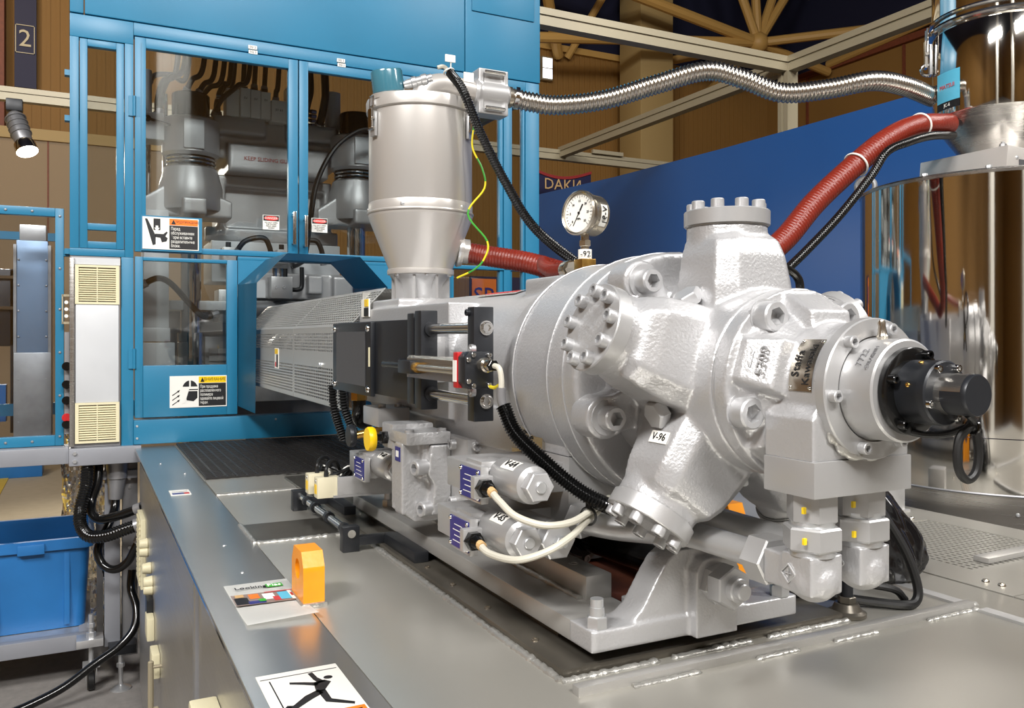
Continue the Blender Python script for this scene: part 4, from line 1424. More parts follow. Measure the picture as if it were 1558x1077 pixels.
brl = thing('barrel', 'dark steel heating barrel inside the perforated guard', 'barrel', (.88, 3.3, 1.46))
MB().cyl((.88, 2.40, AXZ), (.88, 4.6, AXZ), .075, seg=28).build('tube', 'greysteel', brl)
for k in range(6):
    MB().cyl((.88, 2.7 + k * .28, AXZ), (.88, 2.88 + k * .28, AXZ), .092, seg=28).build('heater_band', 'galv', brl)

# ------------------------------------------------------------------ black transducer unit at the side
tb = thing('position_unit', 'matte black box with guide rods and a red-ended linear transducer', 'transducer', (.62, 1.8, 1.40))
MB().box(.606, .645, 1.665, 2.225, 1.466, 1.636).build('box', 'black', tb, bevel=.003)
MB().box(.594, .606, 1.905, 2.238, 1.460, 1.634).build('cover_frame', 'black', tb, bevel=.003)
MB().box(.592, .594, 1.945, 2.195, 1.482, 1.612).build('cover_window', 'rubberdark', tb)
for y_ in (1.925, 2.218):
    for z_ in (1.476, 1.619):
        bolt(tb, (.594, y_, z_), (-1, 0, 0), .0085, .005, 'pan', 'chrome', 'screw')
MB().box(.592, .5945, 1.909, 1.916, 1.53, 1.575).build('narrow_label', 'cream', tb)
MB().box(.597, .645, 1.625, 1.664, 1.462, 1.648).build('rear_plate', 'black', tb, bevel=.003)
MB().box(.594, .630, 1.575, 1.612, 1.455, 1.652).build('mount_plate', 'black', tb, bevel=.003)
MB().box(.604, .64, 1.61, 1.63, 1.47, 1.64).build('spacer', 'black', tb)
for z_ in (1.615, 1.487):
    MB().cyl((.615, 1.58, z_), (.615, 1.36, z_), .0105, seg=20).build('guide_rod', 'chrome', tb)
    MB().ring((.615, 1.578, z_), (0, -1, 0), .0105, .015, .012, 20).build('rod_bush', 'black', tb)
MB().box(.603, .641, 1.340, 1.368, 1.452, 1.652).build('end_bar', 'black', tb, bevel=.002)
for z_ in (1.615, 1.487):
    MB().ring((.626, 1.340, z_), (0, -1, 0), .006, .013, .003, 20).build('washer', 'chrome', tb)
    bolt(tb, (.626, 1.338, z_), (0, -1, 0), .010, .007, 'socket', 'chrome')
for x_, y_ in ((.606, 1.36), (.615, 1.59)):
    bolt(tb, (x_, y_, 1.642), (-1, 0, 0), .006, .010, 'socket', 'black', 'set_screw')
MB().cyl((.580, 1.76, 1.541), (.580, 1.60, 1.541), .0075, seg=14).build('push_rod', 'blackgloss', tb)
MB().cyl((.592, 1.70, 1.541), (.61, 1.70, 1.541), .012, seg=12).build('rod_bush', 'black', tb)
b = MB()
b.prism([(.574, 1.520), (.604, 1.520), (.604, 1.558), (.599, 1.563), (.579, 1.563), (.574, 1.558)], 'y', 1.325, 1.60)
b.build('transducer_body', 'nickel', tb, ang=20)
for z_ in (1.530, 1.552):
    MB().box(.5725, .575, 1.33, 1.60, z_ - .0015, z_ + .0015).build('body_rib', 'nickel', tb)
MB().cyl((.568, 1.53, 1.541), (.568, 1.335, 1.541), .0065, seg=16).build('actuator_rod', 'nickel', tb)
MB().box(.556, .578, 1.535, 1.605, 1.528, 1.554).build('ball_joint', 'black', tb, bevel=.003)
MB().cyl((.568, 1.537, 1.541), (.568, 1.522, 1.541), .010, seg=16).build('joint_nut', 'brass', tb)
MB().box(.560, .610, 1.312, 1.332, 1.513, 1.574).build('end_flange', 'redplastic', tb, bevel=.003)
MB().box(.5585, .5605, 1.315, 1.329, 1.524, 1.560).build('flange_label', 'white', tb)
b = MB()
b.prism([(.561, 1.522), (.569, 1.513), (.605, 1.513), (.612, 1.520), (.612, 1.570), (.605, 1.575), (.569, 1.575), (.561, 1.566)], 'y', 1.283, 1.312)
b.build('end_cap', 'black', tb, bevel=.002)
for x_, z_ in ((.567, 1.562), (.576, 1.570), (.605, 1.569), (.567, 1.526), (.576, 1.518), (.605, 1.519)):
    bolt(tb, (x_, 1.283, z_), (0, -1, 0), .0042, .004, 'socket', 'chrome', 'screw')
MB().lathe([(.010, 0), (.010, .006), (.0125, .008), (.0125, .022), (.010, .025), (.010, .036), (.008, .040)], (.592, 1.283, 1.553), (0, -1, 0), 20).build('plug_connector', 'nickel', tb)
MB().hexp((.592, 1.248, 1.553), (.592, 1.236, 1.553), .0095).build('gland_nut', 'blackgloss', tb)
for y_ in (1.345, 1.585):
    for z_ in (1.578, 1.504):
        MB().ring((.606, y_, z_), (-1, 0, 0), .005, .009, .008, 14).build('clamp_foot', 'bolt', tb)
        bolt(tb, (.602, y_, z_), (-1, 0, 0), .005, .006, 'socket', 'bolt')
MB().tube(spline([(.592, 1.24, 1.553), (.596, 1.226, 1.549), (.598, 1.222, 1.532), (.598, 1.222, 1.512)], 6), .0048, 10).build('cable', 'cable', tb)
MB().tube(spline([(.606, 1.28, 1.516), (.605, 1.26, 1.516), (.602, 1.235, 1.522), (.599, 1.222, 1.524)], 6), .003, 8).build('earth_wire', 'earth', tb)
# corrugated conduit down to the pipes
cd = thing('cable_conduit', 'black corrugated conduit hanging from the red-ended transducer', 'conduit', (.60, 1.22, 1.3))
MB().tube(spline([(.598, 1.222, 1.518), (.598, 1.222, 1.50), (.601, 1.220, 1.485)], 6), .0075, 12).build('shrink_sleeve', 'greysteel', cd)
b = MB()
ribbed(b, [(.601, 1.220, 1.488), (.612, 1.198, 1.446), (.642, 1.155, 1.403), (.675, 1.122, 1.368), (.707, 1.104, 1.346), (.745, 1.108, 1.331), (.79, 1.125, 1.324)], .0115, .0045, .0016, 14, 4)
b.build('corrugated_sleeve', 'blackgloss', cd, ang=60)

# ------------------------------------------------------------------ cast bracket block with knob valve
cb = thing('valve_block', 'rough silver cast valve block with two large socket bolts', 'valve block', (.67, 1.76, 1.19))
b = MB()
b.box(.606, .70, 1.70, 1.79, 1.228, 1.375)
b.box(.598, .618, 1.70, 1.745, 1.222, 1.375)
b.box(.640, .688, 1.69, 1.71, 1.30, 1.375)
b.prism([(.655, 1.222), (.70, 1.222), (.70, 1.37), (.655, 1.37), (.648, 1.31), (.662, 1.285)], 'y', 1.672, 1.72)
b.prism([(.60, 1.228), (.70, 1.228), (.70, 1.205), (.63, 1.205)], 'y', 1.70, 1.78)
b.cast('casting', 'castrough', cb, .0035, 3)
MB().box(.600, .700, 1.675, 1.79, 1.372, 1.398).build('top_cap', 'castrough', cb, bevel=.004)
MB().box(.603, .70, 1.775, 1.85, 1.352, 1.408).build('cap_arm', 'castrough', cb, bevel=.006)
MB().box(.62, .70, 1.93, 2.05, 1.385, 1.43).build('cap_arm', 'silver', cb, bevel=.004)
for z_ in (1.335, 1.247):
    bolt(cb, (.648 + (.014 if z_ < 1.3 else 0), 1.690, z_ - .012), (-1, -.25, 0), .0165, .030)
for x_, y_ in ((.612, 1.69), (.685, 1.69)):
    bolt(cb, (x_, y_, 1.398), (0, 0, 1), .010, .006)
for x_, y_ in ((.64, 1.96), (.68, 1.96)):
    bolt(cb, (x_, y_, 1.43), (0, 0, 1), .009, .008)
o = MB().box(.5965, .5985, 1.708, 1.738, 1.335, 1.365).build('maker_label', 'labelblue', cb)
MB().box(.5955, .5968, 1.715, 1.731, 1.344, 1.357).build('print', 'white', o)
MB().hexp((.605, 1.812, 1.376), (.588, 1.812, 1.376), .015).build('spindle_nut', 'blackgloss', cb)
MB().cyl((.59, 1.812, 1.376), (.575, 1.812, 1.376), .008, seg=14).build('spindle', 'blackgloss', cb)
MB().lathe([(.010, 0), (.025, .003), (.027, .007), (.027, .015), (.025, .019), (0, .020)], (.576, 1.812, 1.374), (-1, 0, 0), 32).build('yellow_knob', 'yellow', cb, label='yellow round adjusting knob')
MB().lathe([(.010, 0), (.025, .003), (.027, .007), (.027, .014), (.025, .018), (0, .019)], (.582, 1.985, 1.363), (-1, 0, 0), 32).build('black_knob', 'black', cb, label='black round adjusting knob')
MB().cyl((.582, 1.985, 1.363), (.65, 1.975, 1.375), .010, seg=14).build('spindle', 'brass', cb)


def solenoid(name, tagtxt, x, y, z, label, grp=None, xe=.724, gland=True):
    """valve with blue type plate on -X side, solenoid can along -Y; x,y,z = near end centre of the can"""
    t_ = thing(name, label, 'valve', (x + .02, y + .2, z - .04), grp)
    MB().box(x - .022, xe, y + .125, y + .285, z - .036, z + .014).build('body', 'silver', t_, bevel=.003)
    MB().box(x - .034, x - .020, y + .114, y + .200, z - .042, z + .018).build('end_plate', 'silver', t_, bevel=.002)
    tp_ = MB().box(x - .036, x - .033, y + .118, y + .193, z - .037, z + .012).build('type_plate', 'labelblue', t_)
    for q_ in range(4):
        MB().box(x - .0364, x - .036, y + .130 + .004 * q_, y + .180 - .006 * (q_ % 2), z - .028 + .009 * q_, z - .0268 + .009 * q_).build('print', 'white', tp_)
    for dy in (.122, .190):
        for dz in (-.033, .008):
            bolt(t_, (x - .036, y + dy, z + dz), (-1, 0, 0), .004, .003, 'pan', 'chrome', 'screw')
    MB().box(x - .026, x + .04, y + .13, y + .19, z + .014, z + .024).build('top_ridge', 'silver', t_, bevel=.002)
    MB().lathe([(.022, 0), (.029, .005), (.031, .020), (.031, .100), (.026, .108), (.026, .15)], (x + .012, y + .018, z), (0, 1, 0), 28).build('solenoid_can', 'silver', t_)
    MB().hexp((x + .012, y + .030, z), (x + .012, y, z), .024).build('end_nut', 'silverbolt', t_, ang=25)
    MB().cyl((x + .012, y + .002, z), (x + .012, y - .004, z), .009, seg=16, ch=.001).build('pin', 'bolt', t_)
    if gland:
        MB().box(x - .052, x - .018, y + .100, y + .116, z - .030, z + .006).build('plug_housing', 'silver', t_, bevel=.003)
        MB().hexp((x - .036, y + .102, z - .012), (x - .036, y + .086, z - .012), .0155).build('cable_gland', 'blackgloss', t_, ang=25)
        MB().cyl((x - .036, y + .088, z - .012), (x - .036, y + .072, z - .012), .012, .008, seg=14).build('gland_cone', 'blackgloss', t_)
    if tagtxt:
        o = MB()
        n = 5
        g = [[o.bm.verts.new((x + .012 + .0315 * math.cos(R(a)), yy_, z + .0315 * math.sin(R(a)))) for a in [100 + k * 10 for k in range(n)]] for yy_ in (y + .045, y + .090)]
        for i in range(n - 1):
            o.bm.faces.new((g[0][i], g[0][i + 1], g[1][i + 1], g[1][i]))
        ob = o.build('valve_tag', 'white', t_)
        a = R(120)
        text(ob, tagtxt, (x + .012 + .0322 * math.cos(a), y + .067, z + .0322 * math.sin(a)), (0, -1, 0), (math.sin(a), 0, -math.cos(a)), .019, 'ink', name='tag_lettering')
    return t_


G_ = 'solenoid valves on the saddle'
solenoid('solenoid_valve', 'V-64', .598, 1.112, 1.374, 'silver solenoid valve tagged V-64', G_)
solenoid('solenoid_valve', 'V-65', .585, 1.125, 1.290, 'silver solenoid valve with grey cable tagged V-65', G_, xe=.641)
s2 = thing('cartridge_valve', 'short round cartridge valve with hex end beside valve V-65', 'valve', (.67, 1.2, 1.24))
MB().lathe([(.030, 0), (.030, .12)], (.672, 1.19, 1.275), (0, 1, 0), 24).build('can', 'silver', s2)
MB().hexp((.672, 1.20, 1.275), (.672, 1.165, 1.275), .031).build('end_nut', 'silverbolt', s2, ang=25)
MB().hexp((.672, 1.168, 1.275), (.672, 1.155, 1.275), .011).build('lock_nut', 'bolt', s2, ang=25)
MB().cyl((.672, 1.157, 1.275), (.672, 1.145, 1.275), .005, seg=10).build('adjuster', 'bolt', s2)
MB().box(.640, .724, 1.28, 1.42, 1.245, 1.305).build('base_block', 'silver', s2, bevel=.003)
solenoid('solenoid_valve', 'V-60', .626, 1.83, 1.297, 'small silver solenoid valve tagged V-60 behind the knob', G_, gland=False)
def cab_(pts, label):
    o = thing('valve_cable', label, 'cable', pts[0], 'grey valve cables')
    MB().tube(spline(pts, 8), .0055, 10).build('sheath', 'cable', o)
    d_ = (Vector(pts[1]) - Vector(pts[0])).normalized()
    MB().cyl(Vector(pts[0]), Vector(pts[0]) + d_ * .012, .0075, seg=10).build('strain_relief', 'gold', o)
cab_([(.562, 1.188, 1.362), (.564, 1.155, 1.349), (.573, 1.12, 1.333), (.605, 1.093, 1.322), (.65, 1.093, 1.322), (.70, 1.12, 1.328), (.77, 1.17, 1.335)], 'grey cable running from valve V-64 to the pipes')
cab_([(.549, 1.201, 1.278), (.551, 1.165, 1.270), (.568, 1.108, 1.272), (.605, 1.083, 1.286), (.65, 1.09, 1.302), (.70, 1.125, 1.314), (.77, 1.185, 1.320)], 'grey cable running from valve V-65 to the pipes')
ct = thing('cable_tie', 'black cable tie binding the two grey valve cables', 'cable tie', (.70, 1.1225, 1.30))
MB().torus((.70, 1.1225, 1.321), (1, .5, 0), .0135, .002, 18, 6).build('band', 'rubber', ct)
MB().box(.697, .703, 1.118, 1.126, 1.334, 1.342).build('lock', 'rubber', ct)
# rear pipe under the box
pp = thing('drain_pipe', 'short dark drain pipe with fittings under the black box', 'pipe', (.66, 2.3, 1.36))
MB().hexp((.655, 2.20, 1.468), (.655, 2.20, 1.43), .022).build('hex_fitting', 'brass', pp)
MB().tube(spline([(.655, 2.20, 1.44), (.655, 2.20, 1.41), (.655, 2.21, 1.39), (.67, 2.24, 1.37), (.70, 2.28, 1.36)], 6), .018, 12).build('bend', 'blackgloss', pp)
for k in range(2):
    o = thing('spring_cable', 'black coiled cable hanging behind the black box', 'cable', (.64 + .03 * k, 2.42, 1.3), 'coiled cables behind the black box')
    b = MB()
    ribbed(b, [(.64 + .03 * k, 2.42, 1.46), (.645 + .03 * k, 2.42, 1.40), (.66 + .035 * k, 2.43, 1.35), (.68 + .04 * k, 2.44, 1.30)], .011, .008, .003, 10, 4)
    b.build('coil', 'rubber', o, ang=60)

# ------------------------------------------------------------------ bracket shelf, limit switches, black rod frame
sh = thing('switch_bracket', 'grey angle bracket carrying limit switches beside the valve block', 'bracket', (.63, 2.1, 1.17))
MB().box(.555, .735, 2.045, 2.055, 1.211, 1.255).build('web', 'galv', sh, bevel=.001)
MB().box(.545, .735, 2.045, 2.16, 1.205, 1.211).build('shelf', 'galv', sh)
bolt(sh, (.69, 2.09, 1.211), (0, 0, 1), .009, .006, 'hex', 'bolt')
for k, (x_, y_) in enumerate(((.508, 2.14), (.513, 2.07))):
    o = thing('limit_switch', ('cream limit switch at the outer side of the bracket tip', 'cream limit switch at the near side of the bracket tip')[k], 'switch', (x_, y_, 1.205), 'limit switches on the bracket')
    MB().box(x_ - .006, x_ + .05, y_ - .018, y_ + .018, 1.205, 1.255).build('body', 'beige', o, bevel=.002)
    MB().box(x_ - .0068, x_ - .006, y_ - .010, y_ + .010, 1.215, 1.238).build('label', 'yellow', o)
    MB().cyl((x_ + .02, y_, 1.255), (x_ + .02, y_, 1.265), .006, seg=10).build('cable_entry', 'black', o)
    bolt(o, (x_ - .006, y_, 1.246), (-1, 0, 0), .004, .002, 'pan', 'chrome', 'screw')
    o2 = thing('switch_cable', 'black cable looping from a limit switch', 'cable', (x_ + .02, y_, 1.232), 'limit switch cables')
    MB().tube(spline([(x_ + .02, y_, 1.262), (x_ + .02, y_, 1.275), (x_ + .035, y_ + .02, 1.288), (x_ + .055, y_ + .04, 1.285), (x_ + .07, y_ + .05 + .01 * k, 1.262)], 6), .005, 8).build('sheath', 'rubber', o2)
cl = thing('cable_bundle', 'coiled black cable bundle tied with white ties on the bracket', 'cable', (.60, 2.12, 1.2))
for k in range(5):
    pts = [V(.580 + .040 * math.cos(R(a)) + random.uniform(-.004, .004), 2.165 + .045 * math.sin(R(a)) + random.uniform(-.006, .006), 1.225 + .007 * k + .008 * math.sin(R(a * 2 + 50 * k))) for a in range(0, 361, 30)]
    MB().tube(spline(pts, 4), .0045, 7).build('loop', 'rubber', cl)
for a in (0, 120, 230):
    MB().torus((.580 + .040 * math.cos(R(a)), 2.165 + .045 * math.sin(R(a)), 1.239), (-math.sin(R(a)), math.cos(R(a)), 0), .024, .0025, 14, 6).build('cable_tie', 'white', cl)

rf = thing('rod_frame', 'black bracket frame holding a chrome rod above the bed', 'bracket', (.6, 2.1, T))
def rbx(x0, x1, y0, y1, z0, z1, n):
    MB().box(x0, x1, y0, y1, z0, z1).build(n, 'black', rf, bevel=.0025)
rbx(.535, .575, 1.925, 1.955, T - .001, T + .058, 'rod_block')
rbx(.574, .667, 1.925, 1.952, T + .012, T + .032, 'arm')
rbx(.634, .667, 1.72, 1.926, T + .012, T + .036, 'arm_end')
rbx(.535, .575, 2.45, 2.48, T - .001, T + .058, 'rod_block')
rbx(.574, .667, 2.45, 2.478, T + .012, T + .032, 'arm')
rbx(.634, .667, 2.27, 2.451, T + .012, T + .036, 'arm_end')
MB().cyl((.555, 1.922, T + .042), (.555, 2.48, T + .042), .0095, seg=18).build('rod', 'chrome', rf)
for y_ in (1.975, 2.12, 2.26, 2.35):
    MB().ring((.555, y_, T + .042), (0, 1, 0), .0095, .014, .018, 18).build('stop_collar', 'black', rf)
# ------------------------------------------------------------------ radial piston hydraulic motor
mo = thing('hydraulic_motor', 'big silver five-cylinder radial hydraulic motor', 'motor', (AXX, 1.0, 1.30))
MY = 1.012
ARMS = [90, 162, 234, 306, 18]
def rad(a):
    return V(math.cos(R(a)), 0, math.sin(R(a)))
def at(a, r, y):
    return V(AXX, y, AXZ) + rad(a) * r
b = MB()
b.cyl(at(0, 0, .892), at(0, 0, 1.118), .131, seg=64)
b.cyl(at(0, 0, 1.07), at(0, 0, 1.128), .150, seg=64)
for a in ARMS:
    u = rad(a)
    tdir = V(-u.z, 0, u.x)
    b.cyl(at(a, .06, MY), at(a, .234, MY), .0605, seg=40)
    # shoulder block towards the drive end, narrowing to the cap
    prof_w = [(.07, .078, .925), (.14, .074, .930), (.185, .067, .936), (.208, .059, .944), (.222, .045, .962)]
    vs = []
    for r_, w_, yf in prof_w:
        c0 = at(a, r_, 0)
        vs.append([b.bm.verts.new(V(c0.x, y_, c0.z) + tdir * s_) for (s_, y_) in ((-w_, yf + .022), (-w_ * .66, yf), (w_ * .66, yf), (w_, yf + .022), (w_, 1.04), (-w_, 1.04))])
    for P, Q in zip(vs, vs[1:]):
        for i in range(6):
            j = (i + 1) % 6
            b.bm.faces.new((P[i], P[j], Q[j], Q[i]))
    b.bm.faces.new(list(reversed(vs[0])))
    b.bm.faces.new(vs[-1])
    # skirt at the root
    b.lathe([(.088, 0), (.064, .055)], at(a, .10, MY + .012), u, 32)
    la = a + 36
    b.cyl(at(la, .185, 1.078), at(la, .185, 1.130), .034, seg=28)
    b.obox(at(la, .13, 1.10), rad(la), (0, 1, 0), .045, .028, .030)
crank = b.cast('crankcase_casting', 'cast', mo, .0035, 7)
# cylinder head caps with bolts
for a in ARMS:
    u = rad(a)
    c0 = at(a, .233, MY)
    c_ = MB().lathe([(.061, 0), (.0645, .0005), (.0645, .0215), (.063, .023), (.0325, .0235), (.031, .0215), (0, .0215)], c0, u, 48).build('cylinder_cap', 'silver', mo)
    MB().ring(c0 - u * .0022, u, .0605, .0615, .0022, 48).build('cap_joint', 'silver', c_)
    MB().lathe([(.0325, 0), (.033, .002), (0, .003)], c0 + u * .0215, u, 32).build('cap_boss', 'castrough', c_)
    m = frame_from(c0, u)
    for k in range(9):
        q = R(40 * k + 14)
        p = m @ V(.051 * math.cos(q), .051 * math.sin(q), .022)
        bolt(c_, p, u, .0098, .0145)
# mounting bolts and hex plugs between the arms
for a in ARMS:
    la = a + 36
    bolt(mo, at(la, .185, 1.080), (0, -1, 0), .0185, .030)
    MB().ring(at(la, .185, 1.079), (0, -1, 0), .016, .027, .004, 24).build('washer', 'silverbolt', mo)
    bolt(mo, at(la, .142, .995), rad(la), .0215, .018, 'hex', 'silverbolt', 'plug')
# front cover: flange, bosses, valve housing
b = MB()
b.cyl(at(0, 0, .862), at(0, 0, .889), .132, seg=64)
b.cyl(at(0, 0, .742), at(0, 0, .87), .083, seg=56)
b.lathe([(.118, 0), (.083, .05)], at(0, 0, .865), (0, -1, 0), 48)
for a in ARMS:
    u = rad(a)
    tdir = V(-u.z, 0, u.x)
    vs = []
    for r_, w_, yf in ((.05, .040, .800), (.100, .034, .808), (.122, .028, .850)):
        c0 = at(a, r_, 0)
        vs.append([b.bm.verts.new(V(c0.x, y_, c0.z) + tdir * s_) for (s_, y_) in ((-w_, yf), (w_, yf), (w_ * 1.15, .87), (-w_ * 1.15, .87))])
    for P, Q in zip(vs, vs[1:]):
        for i in range(4):
            j = (i + 1) % 4
            b.bm.faces.new((P[i], P[j], Q[j], Q[i]))
    b.bm.faces.new(list(reversed(vs[0])))
    b.bm.faces.new(vs[-1])
b.box(.787, .955, .750, .832, 1.447, 1.50)
b.prism([(.787, 1.50), (.955, 1.50), (.93, 1.53), (.81, 1.53)], 'y', .752, .83)
b.cast('front_cover', 'cast', mo, .003, 5)
MB().ring(at(0, 0, .8905), (0, -1, 0), .1275, .1302, .002, 64).build('cover_joint', 'cast', mo)
for a in ARMS:
    la = a + 36
    MB().ring(at(la, .113, .862), (0, -1, 0), .021, .0245, .0012, 28).build('spot_face', 'cast', mo)
    bolt(mo, at(la, .113, .8625), (0, -1, 0), .021, .026, spin=.3)
# cast marks on the boss at the left
lft = rad(162)
yd_ = V(0, -1, 0)
bp_ = at(150, .1262, .83)
pu_ = rad(162)
pt_ = V(-pu_.z, 0, pu_.x)
def mark(s_, pos, size):
    text(mo, s_, pos, -pt_ * 1.0, (0, 1, 0), size, 'cast', name='cast_mark', depth=.0012)
mark('5300', at(162, .1125, .822) , .020)
mark('2', at(162 - 8, .116, .846), .016)
tri = MB()
c0 = at(162, .1165, .842)
for k in range(3):
    p_ = [c0 + pt_ * (.012 * math.sin(R(120 * i))) + V(0, 1, 0) * (.010 * math.cos(R(120 * i))) for i in (k, k + 1)]
    tri.cyl(p_[0], p_[1], .0012, seg=6)
tri.build('cast_mark', 'cast', mo)
# name plate curved round the housing
b = MB()
n = 8
g = [[b.bm.verts.new((AXX + .0842 * math.cos(R(a_)), y_, AXZ + .0842 * math.sin(R(a_)))) for a_ in [133 + k * (182 - 133) / n for k in range(n + 1)]] for y_ in (.762, .800)]
for i in range(n):
    b.bm.faces.new((g[0][i], g[0][i + 1], g[1][i + 1], g[1][i]))
npl = b.build('name_plate', 'nickel', mo)
pa_ = rad(158)
pt2 = V(-pa_.z, 0, pa_.x)
def plate_text(s_, y_, size):
    t_ = text(npl, s_, (0, 0, 0), (1, 0, 0), (0, 1, 0), size, 'ink')
    for v in t_.data.vertices:
        w = v.co + ORIG[npl]
        ang = R(158) - w.x / .0846
        rr = .0848 + w.z
        v.co = V(AXX + rr * math.cos(ang), y_ + w.y, AXZ + rr * math.sin(ang)) - ORIG[npl]
    return t_
plate_text('Staffa', .790, .017)
plate_text('Kawasaki', .772, .015)
for a_ in (136, 179):
    for y_ in (.765, .797):
        bolt(npl, at(a_, .0842, y_), rad(a_), .0025, .0015, 'pan', 'chrome', 'rivet')
# end flange, bearing ring, encoder adapter
MB().lathe([(.083, 0), (.0885, .001), (.0885, .014), (.087, .016), (.066, .0165), (.066, .012)], at(0, 0, .7535), (0, -1, 0), 64).build('end_flange', 'silver', mo)
for a_ in (75, 130, 185, 250, 300, 355):
    bolt(mo, at(a_, .0765, .7372), (0, -1, 0), .0075, .011)
MB().lathe([(.064, 0), (.0625, .004), (.0625, .044), (.060, .046), (.050, .046)], at(0, 0, .738), (0, -1, 0), 56).build('bearing_ring', 'silver', mo)
text(mo, '7722', at(140, .0632, .716), rad(50), (0, 1, 0), .013, 'greysteel', name='stamp')
text(mo, 'CALARDIM', at(140, .0632, .703), rad(50), (0, 1, 0), .007, 'greysteel', name='stamp')
MB().lathe([(.006, 0), (.0075, .004), (.006, .006), (.0045, .016), (.005, .020), (.003, .024)], at(96, .062, .722), rad(96), 12).build('grease_nipple', 'nickel', mo)
MB().lathe([(.051, 0), (.0525, .001), (.0525, .009), (.051, .010), (.040, .011)], at(0, 0, .692), (0, -1, 0), 48).build('adapter_flange', 'blackgloss', mo)
MB().lathe([(.0375, 0), (.0375, .028), (.038, .029), (.038, .040), (.036, .042), (.020, .042)], at(0, 0, .683), (0, -1, 0), 48).build('encoder_adapter', 'black', mo)
for a_ in (70, 160, 235, 340):
    bolt(mo, at(a_, .046, .682), (0, -1, 0), .0055, .010, 'socket', 'blackgloss')
for a_ in (60, 120, 200, 300):
    bolt(mo, at(a_, .033, .641), (0, -1, 0), .0045, .005, 'socket', 'chrome', 'screw')
for a_ in (110, 165):
    bolt(mo, at(a_, .0375, .664), rad(a_), .003, .0015, 'pan', 'brass', 'screw')
MB().lathe([(.0235, 0), (.0235, .036)], at(0, 0, .642), (0, -1, 0), 40).build('encoder', 'stainless', mo)
b = MB()
n = 14
pts_ = [170 + k * 130 / n for k in range(n + 1)]
g = [[b.bm.verts.new((AXX + .0238 * math.cos(R(a_)), y_, AXZ + .0238 * math.sin(R(a_)))) for a_ in pts_] for y_ in (.607, .633)]
for i in range(n):
    b.bm.faces.new((g[0][i], g[0][i + 1], g[1][i + 1], g[1][i]))
b.build('encoder_label', 'black', mo)
MB().lathe([(.0237, 0), (.0237, .004), (.0225, .006), (0, .006)], at(0, 0, .608), (0, -1, 0), 40).build('encoder_cap', 'black', mo)
# encoder cable with a tied loop
ec = thing('encoder_cable', 'black cable tied in a loop below the encoder', 'cable', (.90, .61, 1.46))
MB().tube(spline([(.89, .622, 1.512), (.905, .625, 1.503), (.91, .635, 1.497), (.905, .655, 1.487), (.89, .672, 1.484), (.87, .69, 1.488)], 8), .0042, 10).build('sheath', 'rubber', ec)
MB().tube(spline([(.908, .628, 1.500), (.894, .634, 1.485), (.889, .634, 1.462), (.893, .633, 1.444), (.904, .631, 1.436), (.915, .629, 1.445), (.918, .628, 1.465), (.914, .628, 1.488), (.906, .628, 1.503)], 8), .005, 10).build('loop', 'rubber', ec)
MB().torus((.908, .628, 1.497), (1, 0, 0), .008, .002, 14, 6).build('cable_tie', 'blackgloss', ec)
# port block, fittings and pipes
pb = thing('port_block', 'silver port block under the motor end', 'manifold', (.87, .79, 1.40))
MB().box(.785, .957, .747, .832, 1.403, 1.4475).build('block', 'silver', pb, bevel=.0015)
b = MB()
b.sphere((.852, .744, 1.454), .013, 1.5, .6, .6, 10)
b.sphere((.832, .745, 1.466), .012, 1.1, .6, 1.1, 10)
b.sphere((.815, .747, 1.480), .010, .9, .6, 1.2, 10)
b.sphere((.880, .744, 1.449), .009, 1.5, .6, .6, 10)
b.cast('weld_blob', 'weld', pb, .003, 1)
for k, (x_, zoff, lab) in enumerate(((.826, 0, 'silver pipe elbow with hex nuts below the port block front'), (.912, .004, 'second silver pipe elbow behind the first below the port block'))):
    e = thing('pipe_elbow', lab, 'pipe fitting', (x_, .79, 1.29))
    z_ = zoff
    MB().hexp((x_, .79, 1.404), (x_, .79, 1.366), .0315).build('union_nut', 'silver', e, ang=25)
    MB().lathe([(.026, 0), (.028, .004), (.028, .010)], (x_, .79, 1.358 + z_), (0, 0, 1), 28).build('collar', 'bolt', e)
    MB().hexp((x_, .79, 1.361 + z_), (x_, .79, 1.331 + z_), .0365).build('union_nut', 'silver', e, ang=25)
    MB().lathe([(.029, 0), (.029, .008)], (x_, .79, 1.324 + z_), (0, 0, 1), 28).build('collar', 'bolt', e)
    b = MB()
    b.box(x_ - .027, x_ + .027, .764, .816, 1.276 + z_, 1.326 + z_)
    b.sphere((x_, .787, 1.292 + z_), .031, 1, 1, .9, 20)
    b.box(x_ - .025, x_ + .025, .80, .85, 1.277 + z_, 1.322 + z_)
    b.cast('elbow_body', 'cast', e, .003, 5)
    d_ = MB()
    pc = V(x_ - .0285, .802, 1.300 + z_)
    for i in range(4):
        a0_, a1_ = R(90 * i), R(90 * i + 90)
        d_.cyl(pc + V(0, .012 * math.cos(a0_), .012 * math.sin(a0_)), pc + V(0, .012 * math.cos(a1_), .012 * math.sin(a1_)), .0012, seg=6)
    d_.cyl(pc + V(0, -.006, 0), pc + V(0, .006, 0), .001, seg=6)
    d_.cyl(pc + V(0, 0, -.006), pc + V(0, 0, .006), .001, seg=6)
    d_.build('maker_mark', 'silver', e)
    MB().hexp((x_, .85, 1.300 + z_), (x_, .888, 1.300 + z_), .0345).build('union_nut', 'silver', e, ang=25)
    for yy_, zz_ in ((.771, 1.347), (.772, 1.385)):
        MB().box(x_ - .0345, x_ - .030, yy_ - .0018, yy_ + .0018, zz_ - .004, zz_ + .004).build('paint_mark', 'yellowmark', e)
